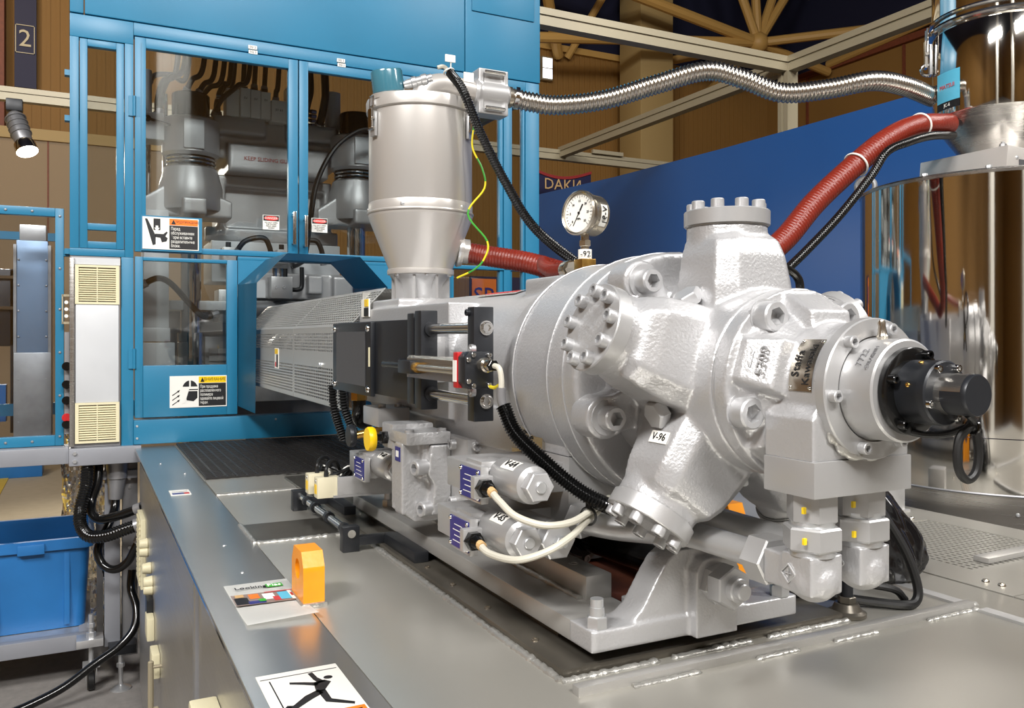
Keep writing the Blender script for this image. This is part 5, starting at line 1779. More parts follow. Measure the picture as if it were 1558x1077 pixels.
def pipe(pts, r, label, nut=None):
    p_ = thing('hydraulic_pipe', label, 'pipe', pts[0])
    MB().tube(spline(pts, 10), r, 24).build('tube', 'silver', p_)
    if nut:
        MB().hexp(nut[0], nut[1], r * 1.5).build('union_nut', 'silver', p_, ang=25)
    return p_
pipe([(.826, .885, 1.300), (.826, .95, 1.300), (.824, 1.04, 1.298), (.806, 1.105, 1.290), (.775, 1.155, 1.288), (.745, 1.195, 1.292), (.733, 1.223, 1.296)], .0195, 'silver hydraulic pipe running from the front elbow to the saddle', ((.745, 1.195, 1.292), (.733, 1.223, 1.296)))
pipe([(.912, .885, 1.304), (.915, 1.0, 1.304), (.925, 1.10, 1.302), (.93, 1.16, 1.300), (.93, 1.224, 1.30)], .0195, 'silver hydraulic pipe behind the front pipe under the motor')

# tag on the lower left cylinder
u_ = rad(234)
n_ = (-V(-u_.z, 0, u_.x) * .93 + V(0, -.36, 0)).normalized()
y_ = -u_
x_ = y_.cross(n_).normalized()
ok_, hit_, nor_, _f = crank.ray_cast(at(234, .150, MY) + n_ * .2 - ORIG[crank], -n_)
pc_ = hit_ + ORIG[crank] + nor_ * .0012
n_ = nor_
x_ = (-u_).cross(n_).normalized()
y_ = n_.cross(x_)
tg_ = MB().obox(pc_, x_, y_, .020, .009, .0006).build('valve_tag', 'white', mo)
text(tg_, 'V-96', pc_ + n_ * .001, x_, y_, .016, 'ink')
# ------------------------------------------------------------------ silver vacuum hopper loader
HX, HY = .88, 2.335
hp = thing('hopper_loader', 'silver cylindrical hopper loader standing over the injection housing', 'hopper', (HX, HY, 1.69))
MB().lathe([(.148, 0), (.150, .003), (.150, .265), (.1495, .272)], (HX, HY, 1.975), (0, 0, 1), 72).build('drum', 'hopper', hp)
MB().lathe([(.0905, 0), (.1505, .152), (.1515, .155), (.1515, .19), (.1495, .195)], (HX, HY, 1.79), (0, 0, 1), 72).build('cone', 'hopper', hp)
MB().lathe([(.088, 0), (.0965, .002), (.0975, .008), (.0965, .016), (.09, .018)], (HX, HY, 1.778), (0, 0, 1), 64).build('outlet_ring', 'hopper', hp)
MB().torus((HX, HY, 1.955), (0, 0, 1), .1515, .004, 72, 8).build('bead', 'hopper', hp)
MB().lathe([(.150, 0), (.157, .004), (.158, .03), (.156, .036), (.10, .044), (0, .046)], (HX, HY, 2.240), (0, 0, 1), 72).build('lid', 'hopper', hp)
for a_ in (-130, -60, 20, 160):
    bolt(hp, (HX + .1515 * math.cos(R(a_)), HY + .1515 * math.sin(R(a_)), 1.967), (math.cos(R(a_)), math.sin(R(a_)), 0), .006, .003, 'pan', 'bolt', 'rivet')
# feed throat casting under it
b = MB()
b.lathe([(.068, 0), (.058, .02), (.066, .06), (.085, .085), (.088, .09)], (HX, HY, 1.690), (0, 0, 1), 48)
for k in range(8):
    a_ = R(45 * k + 12)
    d_ = V(math.cos(a_), math.sin(a_), 0)
    m_ = V(HX, HY, 0)
    b.obox(m_ + d_ * .070 + V(0, 0, 1.735), d_, (-d_.y, d_.x, 0), .016, .004, .045)
b.build('feed_throat', 'silver', hp)
MB().lathe([(.085, 0), (.095, .001), (.095, .010), (.09, .012)], (HX, HY, 1.686), (0, 0, 1), 48).build('base_flange', 'silver', hp)
for k in range(6):
    a_ = R(60 * k - 100)
    bolt(hp, (HX + .087 * math.cos(a_), HY + .087 * math.sin(a_), 1.698), (0, 0, 1), .008, .010, 'hex', 'bolt')
    bolt(hp, (HX + .088 * math.cos(a_), HY + .088 * math.sin(a_), 1.779), (0, 0, -1), .006, .006, 'hex', 'bolt')
# toggle clamps on the lid
for a_ in (-168, -48, 72):
    d_ = V(math.cos(R(a_)), math.sin(R(a_)), 0)
    s_ = V(-d_.y, d_.x, 0)
    base = V(HX, HY, 0) + d_ * .152
    o = MB().obox(base + V(0, 0, 2.197) + d_ * .004, s_, (0, 0, 1), .013, .034, .004).build('toggle_clamp', 'bolt', hp, bevel=.001)
    b = MB()
    b.obox(base + V(0, 0, 2.212) + d_ * .014, s_, (0, 0, 1), .009, .026, .003)
    b.cyl(base + d_ * .012 - s_ * .014 + V(0, 0, 2.212), base + d_ * .012 + s_ * .014 + V(0, 0, 2.212), .004, seg=10)
    b.cyl(base + d_ * .012 - s_ * .014 + V(0, 0, 2.184), base + d_ * .012 + s_ * .014 + V(0, 0, 2.184), .004, seg=10)
    b.build('clamp_lever', 'chrome', o)
    b = MB()
    for e_ in (-.010, .010):
        b.cyl(base + s_ * e_ + d_ * .012 + V(0, 0, 2.212), base + s_ * e_ + d_ * .009 + V(0, 0, 2.274), .0025, seg=8)
    b.cyl(base - s_ * .010 + d_ * .009 + V(0, 0, 2.274), base + s_ * .010 + d_ * .009 + V(0, 0, 2.274), .0025, seg=8)
    b.build('clamp_bail', 'chrome', o)
    MB().obox(base + V(0, 0, 2.259) + d_ * .007, s_, (0, 0, 1), .012, .010, .003).build('catch_hook', 'bolt', o)
# teal suction cap on the lid (tilted)
td_ = V(-.18, -.10, 1).normalized()
p_ = V(.772, 2.30, 2.288)
MB().lathe([(.042, 0), (.045, .004), (.045, .058), (.042, .064), (.0, .066)], p_, td_, 40).build('teal_cap', 'teal', hp, label='teal round cap')
MB().lathe([(.050, -.012), (.050, 0), (.044, .002)], p_, td_, 40).build('cap_collar', 'hopper', hp)
# cable plug beside the cap
q0, q1 = V(.815, 2.268, 2.312), V(.887, 2.232, 2.334)
dq = (q1 - q0).normalized()
MB().lathe([(.010, -.01), (.013, 0), (.013, .012), (.016, .014), (.016, .026), (.013, .028), (.013, .040), (.0155, .042), (.0155, .056), (.011, .060), (.011, .072)], q0, dq, 20).build('cable_plug', 'bolt', hp)
# suction elbow and coupling
MB().tube(spline([(.89, 2.36, 2.25), (.90, 2.36, 2.325), (.945, 2.362, 2.353), (1.0, 2.365, 2.353), (1.08, 2.368, 2.346)], 8), .032, 24).build('suction_elbow', 'hopper', hp)
b = MB()
b.lathe([(.036, 0), (.040, .01), (.036, .02), (.036, .11), (.030, .12)], (1.06, 2.368, 2.347), (1, -.02, 0), 28)
b.box(1.075, 1.165, 2.345, 2.39, 2.295, 2.40)
b.box(1.070, 1.085, 2.34, 2.40, 2.28, 2.415)
b.box(1.155, 1.17, 2.34, 2.40, 2.28, 2.415)
b.box(1.07, 1.17, 2.34, 2.40, 2.405, 2.417)
b.box(1.07, 1.17, 2.34, 2.40, 2.279, 2.291)
b.cast('cam_coupling', 'silver', hp, .003, 3)
for z_ in (2.404, 2.296):
    MB().cyl((1.085, 2.332, z_), (1.155, 2.332, z_), .006, seg=12, ch=.002).build('cam_bar', 'chrome', hp)
MB().cyl((1.12, 2.348, 2.352), (1.12, 2.335, 2.352), .012, seg=14, ch=.002).build('cam_pin', 'silver', hp)
# side outlet
od = V(.93, -.25, -.1).normalized()
oc = V(.985, 2.312, 1.855)
MB().lathe([(.036, -.05), (.036, 0), (.046, .001), (.046, .016), (.036, .018), (.036, .035)], oc, od, 36).build('side_outlet', 'hopper', hp)
MB().lathe([(.049, .002), (.049, .008)], oc, od, 36).build('outlet_clamp', 'bolt', hp)

# hoses and wires round the hopper
sh_ = thing('steel_hose', 'long corrugated stainless steel hose sagging between the two hoppers', 'hose', (1.2, 2.36, 2.3))
SS = [(1.196, 2.366, 2.346), (1.25, 2.34, 2.333), (1.325, 2.3, 2.323), (1.453, 2.235, 2.340), (1.6, 2.161, 2.389), (1.738, 2.091, 2.430), (1.838, 2.04, 2.405), (1.948, 1.985, 2.362), (2.077, 1.92, 2.374), (2.205, 1.862, 2.401), (2.34, 1.855, 2.402), (2.535, 1.895, 2.398)]
b = MB()
ribbed(b, SS, .0290, .0122, .0024, 24, 6)
b.build('corrugated_tube', 'hose', sh_, ang=70)
MB().lathe([(.028, 0), (.028, .014), (.033, .015), (.033, .024), (.028, .025), (.028, .04)], (1.165, 2.368, 2.347), (.93, -.1, -.05), 28).build('end_ferrule', 'nickel', sh_)
MB().lathe([(.034, 0), (.034, .012)], (1.203, 2.362, 2.346), (.93, -.3, -.1), 28).build('hose_clip', 'chrome', sh_)
def redhose(pts, r, lab):
    o = thing('red_hose', lab, 'hose', pts[0])
    b = MB()
    ribbed(b, pts, r, .010, .0012, 18, 4)
    b.build('sleeve', 'red', o, ang=70)
    return o
r1 = redhose([(1.007, 2.305, 1.850), (1.06, 2.266, 1.838), (1.14, 2.169, 1.815), (1.2, 2.083, 1.785), (1.24, 2.006, 1.760), (1.30, 1.92, 1.73), (1.40, 1.83, 1.70), (1.5, 1.77, 1.72)], .030, 'dark red silicone hose leaving the silver hopper cone')
r2 = redhose([(1.5, 1.77, 1.72), (1.627, 1.755, 1.800), (1.736, 1.756, 1.873), (1.848, 1.755, 1.980), (1.988, 1.741, 2.094), (2.115, 1.733, 2.181), (2.28, 1.761, 2.246), (2.47, 1.79, 2.280)], .032, 'dark red silicone hose climbing to the chrome hopper')
for p_, d_ in (((1.995, 1.741, 2.098), (.13, 0, .1)), ((2.30, 1.765, 2.250), (.17, .02, .05))):
    MB().torus(p_, d_, .036, .003, 28, 6).build('cable_tie', 'white', r2)
bc = thing('black_cable', 'black braided cable tied under the climbing red hose', 'cable', (1.65, 1.72, 1.8))
b = MB()
ribbed(b, [(1.55, 1.72, 1.64), (1.66, 1.705, 1.755), (1.76, 1.705, 1.833), (1.88, 1.70, 1.935), (2.00, 1.695, 2.055), (2.06, 1.69, 2.13), (2.14, 1.685, 2.165), (2.28, 1.715, 2.205), (2.45, 1.76, 2.235)], .012, .008, .0008, 12, 4)
b.build('sheath', 'blackgloss', bc, ang=60)
bc = thing('black_hose_loop', 'thin black hose bent in a loop behind the motor', 'hose', (1.45, 1.6, 1.6))
MB().tube(spline([(1.20, 1.44, 1.58), (1.28, 1.46, 1.70), (1.34, 1.45, 1.755), (1.40, 1.44, 1.762), (1.45, 1.43, 1.735), (1.455, 1.43, 1.69), (1.43, 1.44, 1.655), (1.40, 1.46, 1.63), (1.37, 1.47, 1.60), (1.36, 1.47, 1.55)], 8), .0095, 10).build('sleeve', 'blackgloss', bc)
MB().hexp((1.40, 1.46, 1.625), (1.385, 1.465, 1.595), .014).build('fitting', 'brass', bc)
MB().tube(spline([(1.33, 1.46, 1.69), (1.40, 1.46, 1.64), (1.46, 1.46, 1.59), (1.52, 1.46, 1.55)], 6), .008, 10).build('branch', 'blackgloss', bc)
MB().torus((1.41, 1.452, 1.640), (.3, 0, .9), .014, .004, 14, 6).build('cable_tie', 'blackgloss', bc)
cc = thing('black_conduit', 'black corrugated conduit slanting down from the hopper lid', 'conduit', (1.0, 2.15, 1.8))
b = MB()
ribbed(b, [(.923, 2.215, 2.345), (.942, 2.166, 2.283), (.984, 2.147, 2.171), (1.037, 2.098, 2.03), (1.090, 2.028, 1.898), (1.150, 1.895, 1.790), (1.20, 1.82, 1.74)], .0125, .0075, .0012, 12, 4)
b.build('corrugated_sleeve', 'blackgloss', cc, ang=60)
for p_ in ((.922, 2.222, 2.350), (.940, 2.20, 2.315)):
    MB().torus(p_, (.2, -.25, -.7), .0145, .0025, 18, 6).build('cable_tie', 'white', cc)
MB().box(.905, .935, 2.205, 2.209, 2.372, 2.392).build('tie_flag', 'white', cc)
MB().box(.955, .985, 2.19, 2.194, 2.318, 2.345).build('tie_flag', 'white', cc)
MB().cyl((.925, 2.215, 2.350), (.922, 2.207, 2.375), .002, seg=6).build('tie_tail', 'white', cc)
MB().tube(spline([(.895, 2.24, 2.362), (.91, 2.235, 2.366), (.92, 2.228, 2.356), (.925, 2.222, 2.34)], 5), .006, 8).build('cable', 'cable', cc)
ew = thing('earth_wire', 'thin green and yellow earth wire beside the hopper', 'wire', (.98, 2.15, 1.8))
EP = [(.955, 2.205, 2.31), (.975, 2.195, 2.245), (.985, 2.19, 2.205), (.981, 2.19, 2.135), (1.007, 2.18, 2.075), (1.013, 2.178, 2.020), (.971, 2.2, 1.948), (1.020, 2.175, 1.870), (1.012, 2.178, 1.82), (.99, 2.20, 1.79), (.965, 2.262, 1.770)]
sp = spline(EP, 6)
nseg = len(sp) // 8
k = 0
i = 0
while i < len(sp) - 1:
    j = min(i + nseg, len(sp) - 1)
    MB().tube(sp[i:j + 1], .0028, 6).build('insulation', 'earth' if k % 2 == 0 else 'earthg', ew)
    k += 1
    i = j

# ------------------------------------------------------------------ pressure gauge
pg = thing('pressure_gauge', 'round steel pressure gauge on a brass fitting tagged V-91', 'gauge', (.885, 1.44, 1.70))
gd = V(-.965, -.26, .06).normalized()
gc = V(.885, 1.432, 1.842)
GS = 1.13
MB().lathe([(r_ * GS, h_) for r_, h_ in [(.026, -.030), (.036, -.028), (.036, .006), (.0385, .008), (.0395, .012), (.0395, .020), (.037, .023), (.0345, .021), (.0345, .016), (0, .016)]], gc, gd, 56).build('case', 'nickel', pg)
MB().lathe([(.0342 * GS, 0), (0, .0001)], gc + gd * .0165, gd, 48).build('dial', 'white', pg)
fx = V(0, 0, 1).cross(gd).normalized()
fy = gd.cross(fx)
for k in range(25):
    a_ = R(225 - k * 270 / 24)
    L0 = .0285 if k % 4 == 0 else .0315
    b = MB()
    dd = fx * math.cos(a_) + fy * math.sin(a_)
    b.obox(gc + gd * .0170 + dd * (L0 + .035) / 2, dd, gd.cross(dd), (.035 - L0) / 2, .0004, .0002)
    b.build('tick', 'ink', pg)
for k, s_ in enumerate(('0', '5', '10', '15', '20', '25', '35')):
    a_ = R(225 - k * 45)
    text(pg, s_, gc + gd * .0171 + (fx * math.cos(a_) + fy * math.sin(a_)) * .0235, fx, fy, .0065, 'ink')
text(pg, 'MPa', gc + gd * .0171 - fy * .012, fx, fy, .006, 'ink')
nd_ = (fx * math.cos(R(60)) + fy * math.sin(R(60)))
b = MB()
b.obox(gc + gd * .0175 - nd_ * .005, nd_, gd.cross(nd_), .023, .0007, .0003)
b.obox(gc + gd * .0176 + nd_ * .012, nd_, gd.cross(nd_), .007, .0016, .0003)
b.cyl(gc + gd * .017, gc + gd * .019, .0025, seg=12)
b.build('needle', 'ink', pg)
# tag wrapped on the case
b = MB()
n = 6
angs_ = [-38 + k * 62 / n for k in range(n + 1)]
sx = gd.cross(V(0, 0, 1)).normalized()
side = -sx if (-sx).dot(V(1, -.5, 0)) > 0 else sx
up_ = side.cross(gd)
if up_.z < 0:
    up_ = -up_
g = [[b.bm.verts.new(gc + gd * h_ + (side * math.cos(R(a_)) + up_ * math.sin(R(a_))) * .0364 * GS) for a_ in angs_] for h_ in (-.022, -.004)]
for i in range(n):
    b.bm.faces.new((g[0][i], g[0][i + 1], g[1][i + 1], g[1][i]))
tg2 = b.build('valve_tag', 'white', pg)
text(tg2, 'V-91', gc - gd * .013 + (side * math.cos(R(-7)) + up_ * math.sin(R(-7))) * .0372 * GS, -up_, -gd if False else gd, .019, 'ink', depth=.0006)
MB().cyl((.885, 1.432, 1.770), (.885, 1.432, 1.806), .0085, seg=16).build('stem', 'nickel', pg)
MB().hexp((.885, 1.432, 1.778), (.885, 1.432, 1.790), .0125).build('stem_nut', 'nickel', pg)
o = MB().cyl((.885, 1.432, 1.752), (.885, 1.432, 1.772), .0135, seg=20).build('tag_band', 'white', pg)
text(o, '-92', V(.885, 1.432, 1.762) + V(-.45, -.89, 0) * .0142, (.89, -.45, 0), (0, 0, 1), .016, 'ink', depth=.0006)
MB().box(.869, .901, 1.416, 1.448, 1.720, 1.753).build('brass_tee', 'brass', pg, bevel=.002)
MB().cyl((.885, 1.432, 1.69), (.885, 1.432, 1.722), .009, seg=14).build('nipple', 'brass', pg)
MB().hexp((.887, 1.448, 1.737), (.892, 1.495, 1.738), .0155).build('union_nut', 'nickel', pg, ang=25)
MB().cyl((.886, 1.44, 1.737), (.887, 1.452, 1.737), .011, seg=14).build('nipple', 'brass', pg)
MB().lathe([(.018, 0), (.019, .004), (.019, .022), (.016, .026)], (.893, 1.50, 1.738), (.1, 1, .01), 20).build('perforated_ferrule', 'nickel', pg)
r3 = redhose([(.897, 1.525, 1.739), (.92, 1.62, 1.745), (.97, 1.75, 1.765), (1.05, 1.9, 1.79)], .016, 'slim dark red hose joining the brass gauge fitting')

# ------------------------------------------------------------------ mirror drum (dryer) and chrome hopper
DX, DY, DR = 2.65, 1.745, .415
dr = thing('dryer_drum', 'large mirror-polished stainless dryer drum standing beside the bed', 'drum', (DX, DY, 0))
MB().lathe([(DR, 0), (DR, .755), (DR - .004, .757)], (DX, DY, 1.312), (0, 0, 1), 128).build('shell', 'mirror', dr)
MB().lathe([(DR + .004, 0), (DR + .004, .158), (DR + .002, .16)], (DX, DY, 1.152), (0, 0, 1), 128).build('skirt', 'mirror', dr)
MB().lathe([(DR + .001, 0), (DR + .001, .10), (DR - .002, .75), (DR - .002, .752)], (DX, DY, .4), (0, 0, 1), 96).build('base_shell', 'stainless', dr)
MB().torus((DX, DY, 1.152), (0, 0, 1), DR + .002, .004, 128, 6).build('seam_ring', 'greysteel', dr)
MB().lathe([(DR - .02, 0), (DR + .003, .0), (DR + .004, .008), (DR - .004, .014), (0, .02)], (DX, DY, 2.066), (0, 0, 1), 96).build('lid', 'stainless', dr)
for k in range(4):
    a_ = R(45 + 90 * k)
    MB().cyl((DX + .33 * math.cos(a_), DY + .33 * math.sin(a_), 0), (DX + .33 * math.cos(a_), DY + .33 * math.sin(a_), .41), .03, seg=14).build('leg', 'greysteel', dr)
ea = R(152 + 26)
ep = V(DX - .55 * DR * .965, DY + .835 * DR * .965, 2.08)
MB().torus(ep + V(0, 0, .042), (.83, .55, 0), .030, .009, 28, 10).build('eye_bolt', 'bolt', dr)
MB().cyl(ep - V(0, 0, .012), ep + V(0, 0, .012), .011, seg=12).build('eye_stem', 'bolt', dr)
for a_ in (-175, -150, -118):
    bolt(dr, (DX + (DR - .012) * math.cos(R(a_)), DY + (DR - .012) * math.sin(R(a_)), 2.08), (0, 0, 1), .009, .008, 'hex', 'bolt')
bolt(dr, (DX + (DR + .004) * math.cos(R(-128)), DY + (DR + .004) * math.sin(R(-128)), 1.28), (math.cos(R(-128)), math.sin(R(-128)), 0), .009, .006, 'pan', 'bolt')
bolt(dr, (DX + DR * math.cos(R(-140)), DY + DR * math.sin(R(-140)), 1.10), (math.cos(R(-140)), math.sin(R(-140)), 0), .006, .004, 'pan', 'bolt')
# chrome hopper on the lid
CX, CY = 2.66, 1.745
ch = thing('chrome_hopper', 'chrome hopper loader with a blue label on top of the dryer drum', 'hopper', (CX, CY, 2.086))
MB().prism([(CX - .20, 2.08), (CX + .2, 2.08), (CX + .2, 2.165), (CX - .19, 2.175)], 'y', CY - .15, CY + .15).build('slide_gate', 'hopper', ch, bevel=.004)
for x_ in (-.15, -.05, .07):
    bolt(ch, (CX + x_, CY - .15, 2.14), (0, -1, 0), .006, .004, 'pan', 'bolt', 'screw')
for x_ in (-.17, .02):
    bolt(ch, (CX + x_, CY - .12, 2.173), (0, 0, 1), .010, .018, 'stud', 'bolt')
MB().box(CX - .14, CX - .06, CY - .153, CY - .15, 2.10, 2.135).build('gate_window', 'rubberdark', ch)
MB().lathe([(.10, 0), (.196, .14), (.199, .145)], (CX, CY, 2.165), (0, 0, 1), 96).build('cone', 'stainless', ch)
MB().lathe([(.199, 0), (.200, .002), (.200, .285), (.199, .287)], (CX, CY, 2.31), (0, 0, 1), 96).build('shell', 'mirror', ch)
MB().torus((CX, CY, 2.600), (0, 0, 1), .203, .010, 96, 10).build('rim_band', 'chrome', ch)
MB().lathe([(.200, 0), (.200, .30), (.19, .31), (.0, .33)], (CX, CY, 2.605), (0, 0, 1), 96).build('upper_shell', 'mirror', ch)
MB().torus((CX, CY, 2.628), (0, 0, 1), .203, .007, 96, 8).build('rim_band', 'chrome', ch)
a_ = R(190)
d_ = V(math.cos(a_), math.sin(a_), 0)
a_ = R(137)
d_ = V(math.cos(a_), math.sin(a_), 0)
s_ = V(-d_.y, d_.x, 0)
base = V(CX, CY, 0) + d_ * .203
o = MB().obox(base + V(0, 0, 2.515) + d_ * .004, s_, (0, 0, 1), .018, .05, .004).build('toggle_clamp', 'bolt', ch, bevel=.001)
b = MB()
b.obox(base + V(0, 0, 2.535) + d_ * .018, s_, (0, 0, 1), .013, .045, .004)
b.cyl(base + d_ * .016 - s_ * .02 + V(0, 0, 2.535), base + d_ * .016 + s_ * .02 + V(0, 0, 2.535), .006, seg=10)
b.torus(base + V(0, 0, 2.485) + d_ * .014, s_, .018, .005, 20, 8)
b.build('clamp_lever', 'chrome', o)
b = MB()
for e_ in (-.014, .014):
    b.cyl(base + s_ * e_ + d_ * .016 + V(0, 0, 2.535), base + s_ * e_ + d_ * .014 + V(0, 0, 2.620), .0035, seg=8)
b.build('clamp_bail', 'chrome', o)
def cyl_label(par, cx, cy, r, a0_, a1_, z0_, z1_, mat, nm):
    b = MB()
    n = 8
    g = [[b.bm.verts.new((cx + r * math.cos(R(a0_ + (a1_ - a0_) * i / n)), cy + r * math.sin(R(a0_ + (a1_ - a0_) * i / n)), z)) for i in range(n + 1)] for z in (z0_, z1_)]
    for i in range(n):
        b.bm.faces.new((g[0][i], g[0][i + 1], g[1][i + 1], g[1][i]))
    return b.build(nm, mat, par)
lb = cyl_label(ch, CX, CY, .2008, 151, 180, 2.352, 2.448, 'lightblue', 'maker_label')
cyl_label(lb, CX, CY, .2010, 151, 180, 2.328, 2.352, 'ink', 'label_foot')
la_ = R(166)
text(lb, 'MATSUI', V(CX + .2014 * math.cos(la_), CY + .2014 * math.sin(la_), 2.40), (-math.sin(la_), math.cos(la_), 0), (0, 0, 1), .019, 'redprint')
text(lb, 'JC-6', V(CX + .2016 * math.cos(la_), CY + .2016 * math.sin(la_), 2.34), (-math.sin(la_), math.cos(la_), 0), (0, 0, 1), .015, 'white')
gp = thing('grey_post', 'short galvanised post between the bed and the dryer drum', 'post', (2.1, 1.72, T))
MB().box(2.02, 2.10, 1.66, 1.74, T, 1.19).build('post', 'galv', gp, bevel=.002)
MB().box(2.01, 2.11, 1.65, 1.75, T, T + .006).build('foot_plate', 'galv', gp)
# ------------------------------------------------------------------ bag and feet on the bed
bag = thing('plastic_bag', 'crumpled black plastic bag bunched behind the pipe elbows', 'bag', (1.49, 1.2, T))
b = MB()
bmesh.ops.create_icosphere(b.bm, subdivisions=5, radius=1)
from mathutils import noise
for v in b.bm.verts:
    c_ = v.co.copy()
    n_ = noise.noise(c_ * 1.3 + V(3, 1, 7)) * .22 + abs(noise.noise(V(c_.x * 3.2, c_.y * 3.2, c_.z * 1.1))) * .26 + abs(noise.noise(V(c_.x * 7, c_.y * 7, c_.z * 2) + V(9, 2, 1))) * .05
    s_ = 1 + n_ - .12
    t_ = (c_.z + 1) / 2
    w_ = 1.0 - .55 * t_ ** 1.3
    v.co = V(1.50 - .06 * t_ + .115 * c_.x * s_ * w_, 1.20 + .075 * c_.y * s_ * w_ + .05 * t_, T + .108 + .115 * c_.z * (1 + n_ * .25))
    v.co.z = max(v.co.z, T + .003)
b.build('sack', 'plastbag', bag, ang=70)
MB().tube(spline([(1.33, 1.15, 1.33), (1.345, 1.115, 1.27), (1.372, 1.085, 1.20), (1.38, 1.065, 1.14), (1.37, 1.06, 1.112), (1.34, 1.065, 1.108), (1.28, 1.115, 1.112), (1.22, 1.165, 1.119), (1.14, 1.185, 1.122)], 8), .0085, 10).build('draw_hose', 'rubber', bag)
MB().tube(spline([(1.36, 1.075, 1.112), (1.33, 1.08, 1.135), (1.26, 1.12, 1.145), (1.18, 1.165, 1.145)], 8), .007, 10).build('draw_hose', 'rubber', bag)
for (x_, y_, lab) in ((1.225, 1.09, 'rusty levelling foot with dark grease below the second elbow'), (1.13, 1.33, 'dark levelling foot below the motor arm')):
    o = thing('levelling_foot', lab, 'foot', (x_, y_, T), 'levelling feet on the bed')
    MB().lathe([(.034, 0), (.034, .006), (.026, .010), (.022, .018), (.020, .022)], (x_, y_, T), (0, 0, 1), 24).build('foot_pad', 'plate', o)
    MB().hexp((x_, y_, T + .022), (x_, y_, T + .034), .016).build('nut', 'plate', o)
    MB().cyl((x_, y_, T + .03), (x_, y_, T + .085), .011, seg=14).build('stud', 'black', o)

# ------------------------------------------------------------------ lower left: legs, cart, bin
lg = thing('floor_stand', 'grey steel channel stand under the support beam', 'stand', (.12, 4.3, 0))
MB().box(.085, .150, 4.30, 4.36, .18, 1.035).build('channel', 'midgrey', lg, bevel=.003)
MB().box(.16, .225, 4.32, 4.40, .12, 1.035).build('channel', 'greysteel', lg, bevel=.003)
MB().box(.06, .22, 4.27, 4.42, .95, .985).build('bracket', 'midgrey', lg)
MB().box(.10, .215, 4.22, 4.34, .16, .20).build('foot_bracket', 'black', lg, bevel=.003)
MB().lathe([(.045, 0), (.045, .006), (.018, .02), (.012, .022)], (.150, 4.24, 0), (0, 0, 1), 24).build('foot_pad', 'bolt', lg)
MB().cyl((.150, 4.24, .02), (.150, 4.24, .18), .010, seg=12).build('threaded_stud', 'bolt', lg)
MB().hexp((.150, 4.24, .10), (.150, 4.24, .12), .017).build('nut', 'bolt', lg)
for z in (.62, .58, .90, .94):
    bolt(lg, (.19, 4.32, z), (0, -1, 0), .008, .006, 'hex', 'bolt')
# black machine hoses under the beam
G2 = 'thick black hoses under the support beam'
def bhose(pts, r, lab, ribs=False):
    o = thing('machine_hose', lab, 'hose', pts[0], G2)
    b = MB()
    if ribs:
        ribbed(b, pts, r, .012, .0018, 12, 4)
    else:
        b.tube(spline(pts, 8), r, 12)
    b.build('sleeve', 'blackgloss', o, ang=60)
    e0, e1 = Vector(pts[-1]), Vector(pts[-2])
    d_ = (e1 - e0).normalized()
    MB().cyl(e0, e0 + d_ * .03, r * 1.25, seg=12).build('end_fitting', 'greysteel', o)
bhose([(.015, 4.20, 1.04), (.01, 4.175, .95), (-.012, 4.14, .85), (-.012, 4.11, .785), (.02, 4.06, .745), (.085, 4.02, .748), (.16, 3.99, .775), (.225, 3.975, .795)], .026, 'thick ribbed black hose bending from the beam to the bed side', True)
bhose([(.06, 4.25, 1.04), (.055, 4.22, .95), (.03, 4.2, .87), (.035, 4.16, .82), (.07, 4.12, .80), (.14, 4.05, .825), (.225, 4.0, .86)], .020, 'smooth black hose above the thick ribbed hose')
bhose([(.13, 4.27, .875), (.125, 4.25, .82), (.10, 4.20, .76), (.068, 4.17, .70), (.055, 4.15, .65), (.075, 4.13, .60), (.12, 4.10, .58), (.17, 4.08, .61), (.20, 4.06, .67), (.224, 4.045, .725)], .018, 'black hose hanging in a wide loop beside the grey leg')
bhose([(.20, 4.3, .52), (.195, 4.28, .44), (.215, 4.22, .36), (.20, 4.18, .28), (.14, 4.16, .22), (.05, 4.14, .17), (-.12, 4.1, .08), (-.4, 4.05, .025), (-.9, 4.0, .02), (-2.2, 4.1, .02), (-4.5, 4.4, .02)], .018, 'black cable running across the carpet from the grey leg')
o = thing('pipe_socket', 'grey pipe socket under the support beam', 'pipe fitting', (.13, 4.26, .93))
MB().cyl((.13, 4.27, .86), (.135, 4.27, .96), .03, .04, seg=18).build('socket', 'greysteel', o)
MB().cyl((.135, 4.27, .955), (.135, 4.27, 1.035), .045, seg=18).build('flange', 'greysteel', o)
